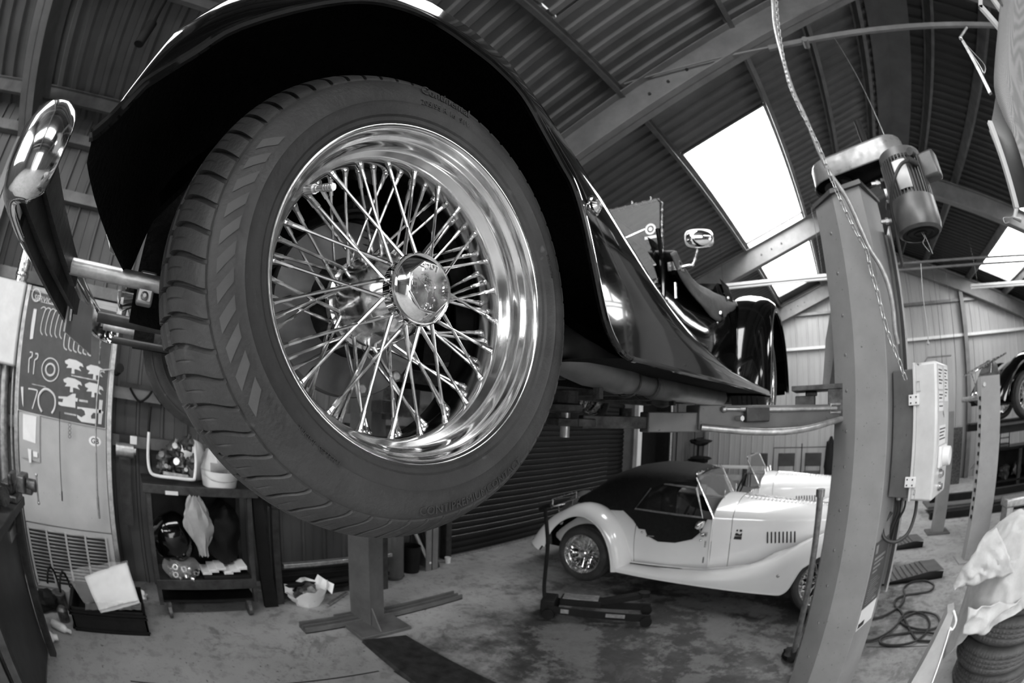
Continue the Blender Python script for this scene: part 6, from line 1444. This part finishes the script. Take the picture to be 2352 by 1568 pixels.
sh = thing('scrap_stand', 'dark stand of scrap parts in the corner past the dark doorway', 'stand', (-3.7, 11.0, 0))
part('post', MB().cyl((-3.6,11.1,0),(-3.6,11.1,1.2), .03, n=10), M_['blackmat'], sh)
for k, z_ in enumerate((.75, 1.2)): part('parts_heap', lump((-3.55,11.1,z_), .20, 95+k, amp=.7, sc_=(1.3,.8,.45)), M_['blackmat'], sh)
part('foot', MB().box((-3.85,10.9,.35),(-3.2,11.3,.42)).box((-3.8,10.95,0),(-3.3,11.25,.35)), M_['blackmat'], sh)
solo('black_coat', 'black coat hanging by the tubular handrail', 'coat', lump((-.18,11.85,.62), .25, 99, amp=.4, sc_=(.55,.4,2.3)), M_['blackmat'])
# overhead: battens, pipes, ties, wires
for k, (a, b, lbl) in enumerate(((Vector((-2.03,7.0,3.81)), Vector((.1,7.0,3.77)), 'hanging fluorescent batten crossing under the white skylight'), (Vector((3.25,9.0,3.89)), Vector((5.2,9.0,3.86)), 'hanging fluorescent batten above the dark roadster'))):
    t = thing('fluorescent_batten', lbl, 'strip light', tuple((a+b)/2), group='strip lights')
    part('housing', MB().bar(a+Vector((0,0,.05)), b+Vector((0,0,.05)), .07, .05), M_['print'], t, bevel=.006); part('tube', MB().cyl(a, b, .02, n=12), M_['white_paper'], t)
    for q_ in (a.lerp(b,.1), a.lerp(b,.9)): part('hanger', MB().cyl(q_+Vector((0,0,.07)), Vector((q_.x, q_.y, roofz(q_.x)-.05)), .004, n=6), M_['darksteel'], t)
for k, z_ in enumerate((4.06, 3.955)):
    solo('tie_pipe', ['upper of two pipes crossing below the roof beyond the motor','lower of two pipes crossing below the roof beyond the motor'][k], 'pipe', MB().cyl((.9,7.55,z_), (6.0,7.70,z_-.03), .022, n=12), M_['roofsteel'], group='crossing pipes')
solo('tie_rod', 'thin horizontal tie rod crossing under the rafters with the bolts', 'tie rod', MB().cyl((-1.42,2.95,4.70),(.3,2.95,4.62), .010, n=10).bar((.0,2.95,4.62),(4.4,2.95,4.66), .03, .05).cyl((.35,2.9,4.60),(.35,3.0,4.60), .03, n=12), M_['roofsteel'])
solo('roof_wire', 'thin slack wire running from the tie rod to the belt cover', 'wire', MB().tube([(.62,2.9,4.55),(.56,2.5,3.8),(.50,2.15,3.05)], .003, 5), M_['steel'])
solo('gable_conduit', 'bent conduit running up the far wall beside the gable post', 'conduit', MB().tube([(2.55,11.95,0),(2.55,11.95,2.9),(2.65,11.95,3.0),(3.4,11.95,3.0)], .02, 8), M_['roofsteel'])
for k, (x_, z0) in enumerate(((2.15,0),(2.95,1.0),(3.35,1.2))):
    solo('drop_wire', ['dark wire hanging down the far wall over the hanging coats','dark wire hanging beside the gable post','dark wire hanging over the dark roadster rack'][k], 'wire', MB().tube([(x_,11.5,z0),(x_-.05,11.2,2.8),(x_-.1,10.9,5.2)], .006, 5), M_['darksteel'], group='wires hanging before the far wall')
# hanging heater with mesh screen, top right
ht_ = thing('hanging_heater', 'big hanging radiant heater with perforated mesh front, near the roof', 'heater', (1.0, 1.2, 2.3))
a_, b_2, c_, d_2 = at(2300,-60,'y',1.25), at(2272,270,'y',1.2), at(2335,470,'y',1.15), at(2420,470,'y',1.1)
m1 = [at(2306,-80,'y',1.2), at(2296,30,'y',1.2), at(2285,178,'y',1.2), at(2303,268,'y',1.18), at(2325,321,'y',1.16), at(2350,386,'y',1.13), at(2375,450,'y',1.1)]
rows = []
for i, p in enumerate(smooth(m1, 8)):
    rows.append([p+Vector((.42*u, -.22*u+.02*sin(u*14+i*.15), .05*u+.015*sin(u*9))) for u in [k/16 for k in range(17)]])
def mesh_mat():
    m = bpy.data.materials.new('perforated_mesh'); m.use_nodes = True; nt = m.node_tree; N = nt.nodes; L = nt.links; b = N['Principled BSDF']
    tc = N.new('ShaderNodeTexCoord'); v = N.new('ShaderNodeTexVoronoi'); v.inputs['Scale'].default_value = 260; v.inputs['Randomness'].default_value = .0; L.new(tc.outputs['Object'], v.inputs['Vector'])
    r = N.new('ShaderNodeMapRange'); r.inputs[1].default_value = .25; r.inputs[2].default_value = .45; r.inputs[3].default_value = .03; r.inputs[4].default_value = .2; L.new(v.outputs['Distance'], r.inputs[0])
    cc = N.new('ShaderNodeCombineColor'); [L.new(r.outputs[0], cc.inputs[i]) for i in range(3)]; L.new(cc.outputs[0], b.inputs['Base Color']); b.inputs['Metallic'].default_value = .1; b.inputs['Roughness'].default_value = .6
    return m
part('mesh_screen', MB().grid(rows), mesh_mat(), ht_, solid=.003, ang=80)
s1, s2, s3, s4 = at(2275,275,'y',1.2), at(2282,300,'y',1.2), at(2340,480,'y',1.2), at(2400,480,'y',1.2)
part('side_plate', MB().add([at(2278,275,'y',1.22), at(2272,300,'y',1.22), at(2333,478,'y',1.22), at(2400,470,'y',1.22), at(2400,200,'y',1.22), at(2290,200,'y',1.22)], [(0,1,2,3,4,5)]), M_['postdk'], ht_, solid=.004)
part('frame_edge', MB().bar(at(2273,280,'y',1.2), at(2335,480,'y',1.2), .018, .018).tube([at(2335,478,'y',1.2), at(2330,500,'y',1.2), at(2345,505,'y',1.2)], .008, 8), M_['cab'], ht_, bevel=.002)
part('hanging_bracket', MB().bar(at(2252,-20,'y',1.3), at(2252,20,'y',1.3), .02, .02).bar(at(2252,15,'y',1.3), at(2300,70,'y',1.3), .02, .03).bar(at(2268,-20,'y',1.3), at(2300,25,'y',1.3), .02, .03), M_['cab'], ht_)
for x_, y_ in ((1.15,1.2),(1.45,1.0)): part('suspension_rod', MB().cyl((x_,y_,2.9),(x_,y_,roofz(x_)-.03), .006, n=8), M_['darksteel'], ht_)
hr = MB(); hr.bar(at(2212,95,'y',1.3), at(2275,215,'y',1.22), .014, .010).cyl(at(2204,88,'y',1.3), at(2221,63,'y',1.3), .005, n=8).ball(at(2207,88,'y',1.3), .009, 8, 6).tube([at(2212,95,'y',1.3), at(2240,125,'y',1.29), at(2262,150,'y',1.28), at(2260,168,'y',1.28), at(2250,150,'y',1.28), at(2216,100,'y',1.3)], .0022, 6, sm=3)
solo('hooked_pole', 'hooked metal strut with string tied to the hanging heater', 'strut', hr, M_['steel'])
solo('heater_pendant_wire', 'thin bent wire hook under the hanging heater', 'wire', MB().tube([at(2332,480,'y',1.2), at(2325,498,'y',1.2), at(2305,500,'y',1.2), at(2308,512,'y',1.2), at(2318,510,'y',1.2)], .0016, 5, sm=3), M_['steel'])
# pendant rod in the upper left, over the bumper
solo('pendant_rod', 'dark curved rod with lamp holder hanging over the front bumper', 'rod', MB().tube([(-2.5,-.9,5.0),(-2.55,-.75,4.3),(-2.6,-.7,3.9)], .02, 8, sm=4).cyl((-2.6,-.7,3.9),(-2.6,-.7,3.7), .04, n=12), M_['blackmat'])
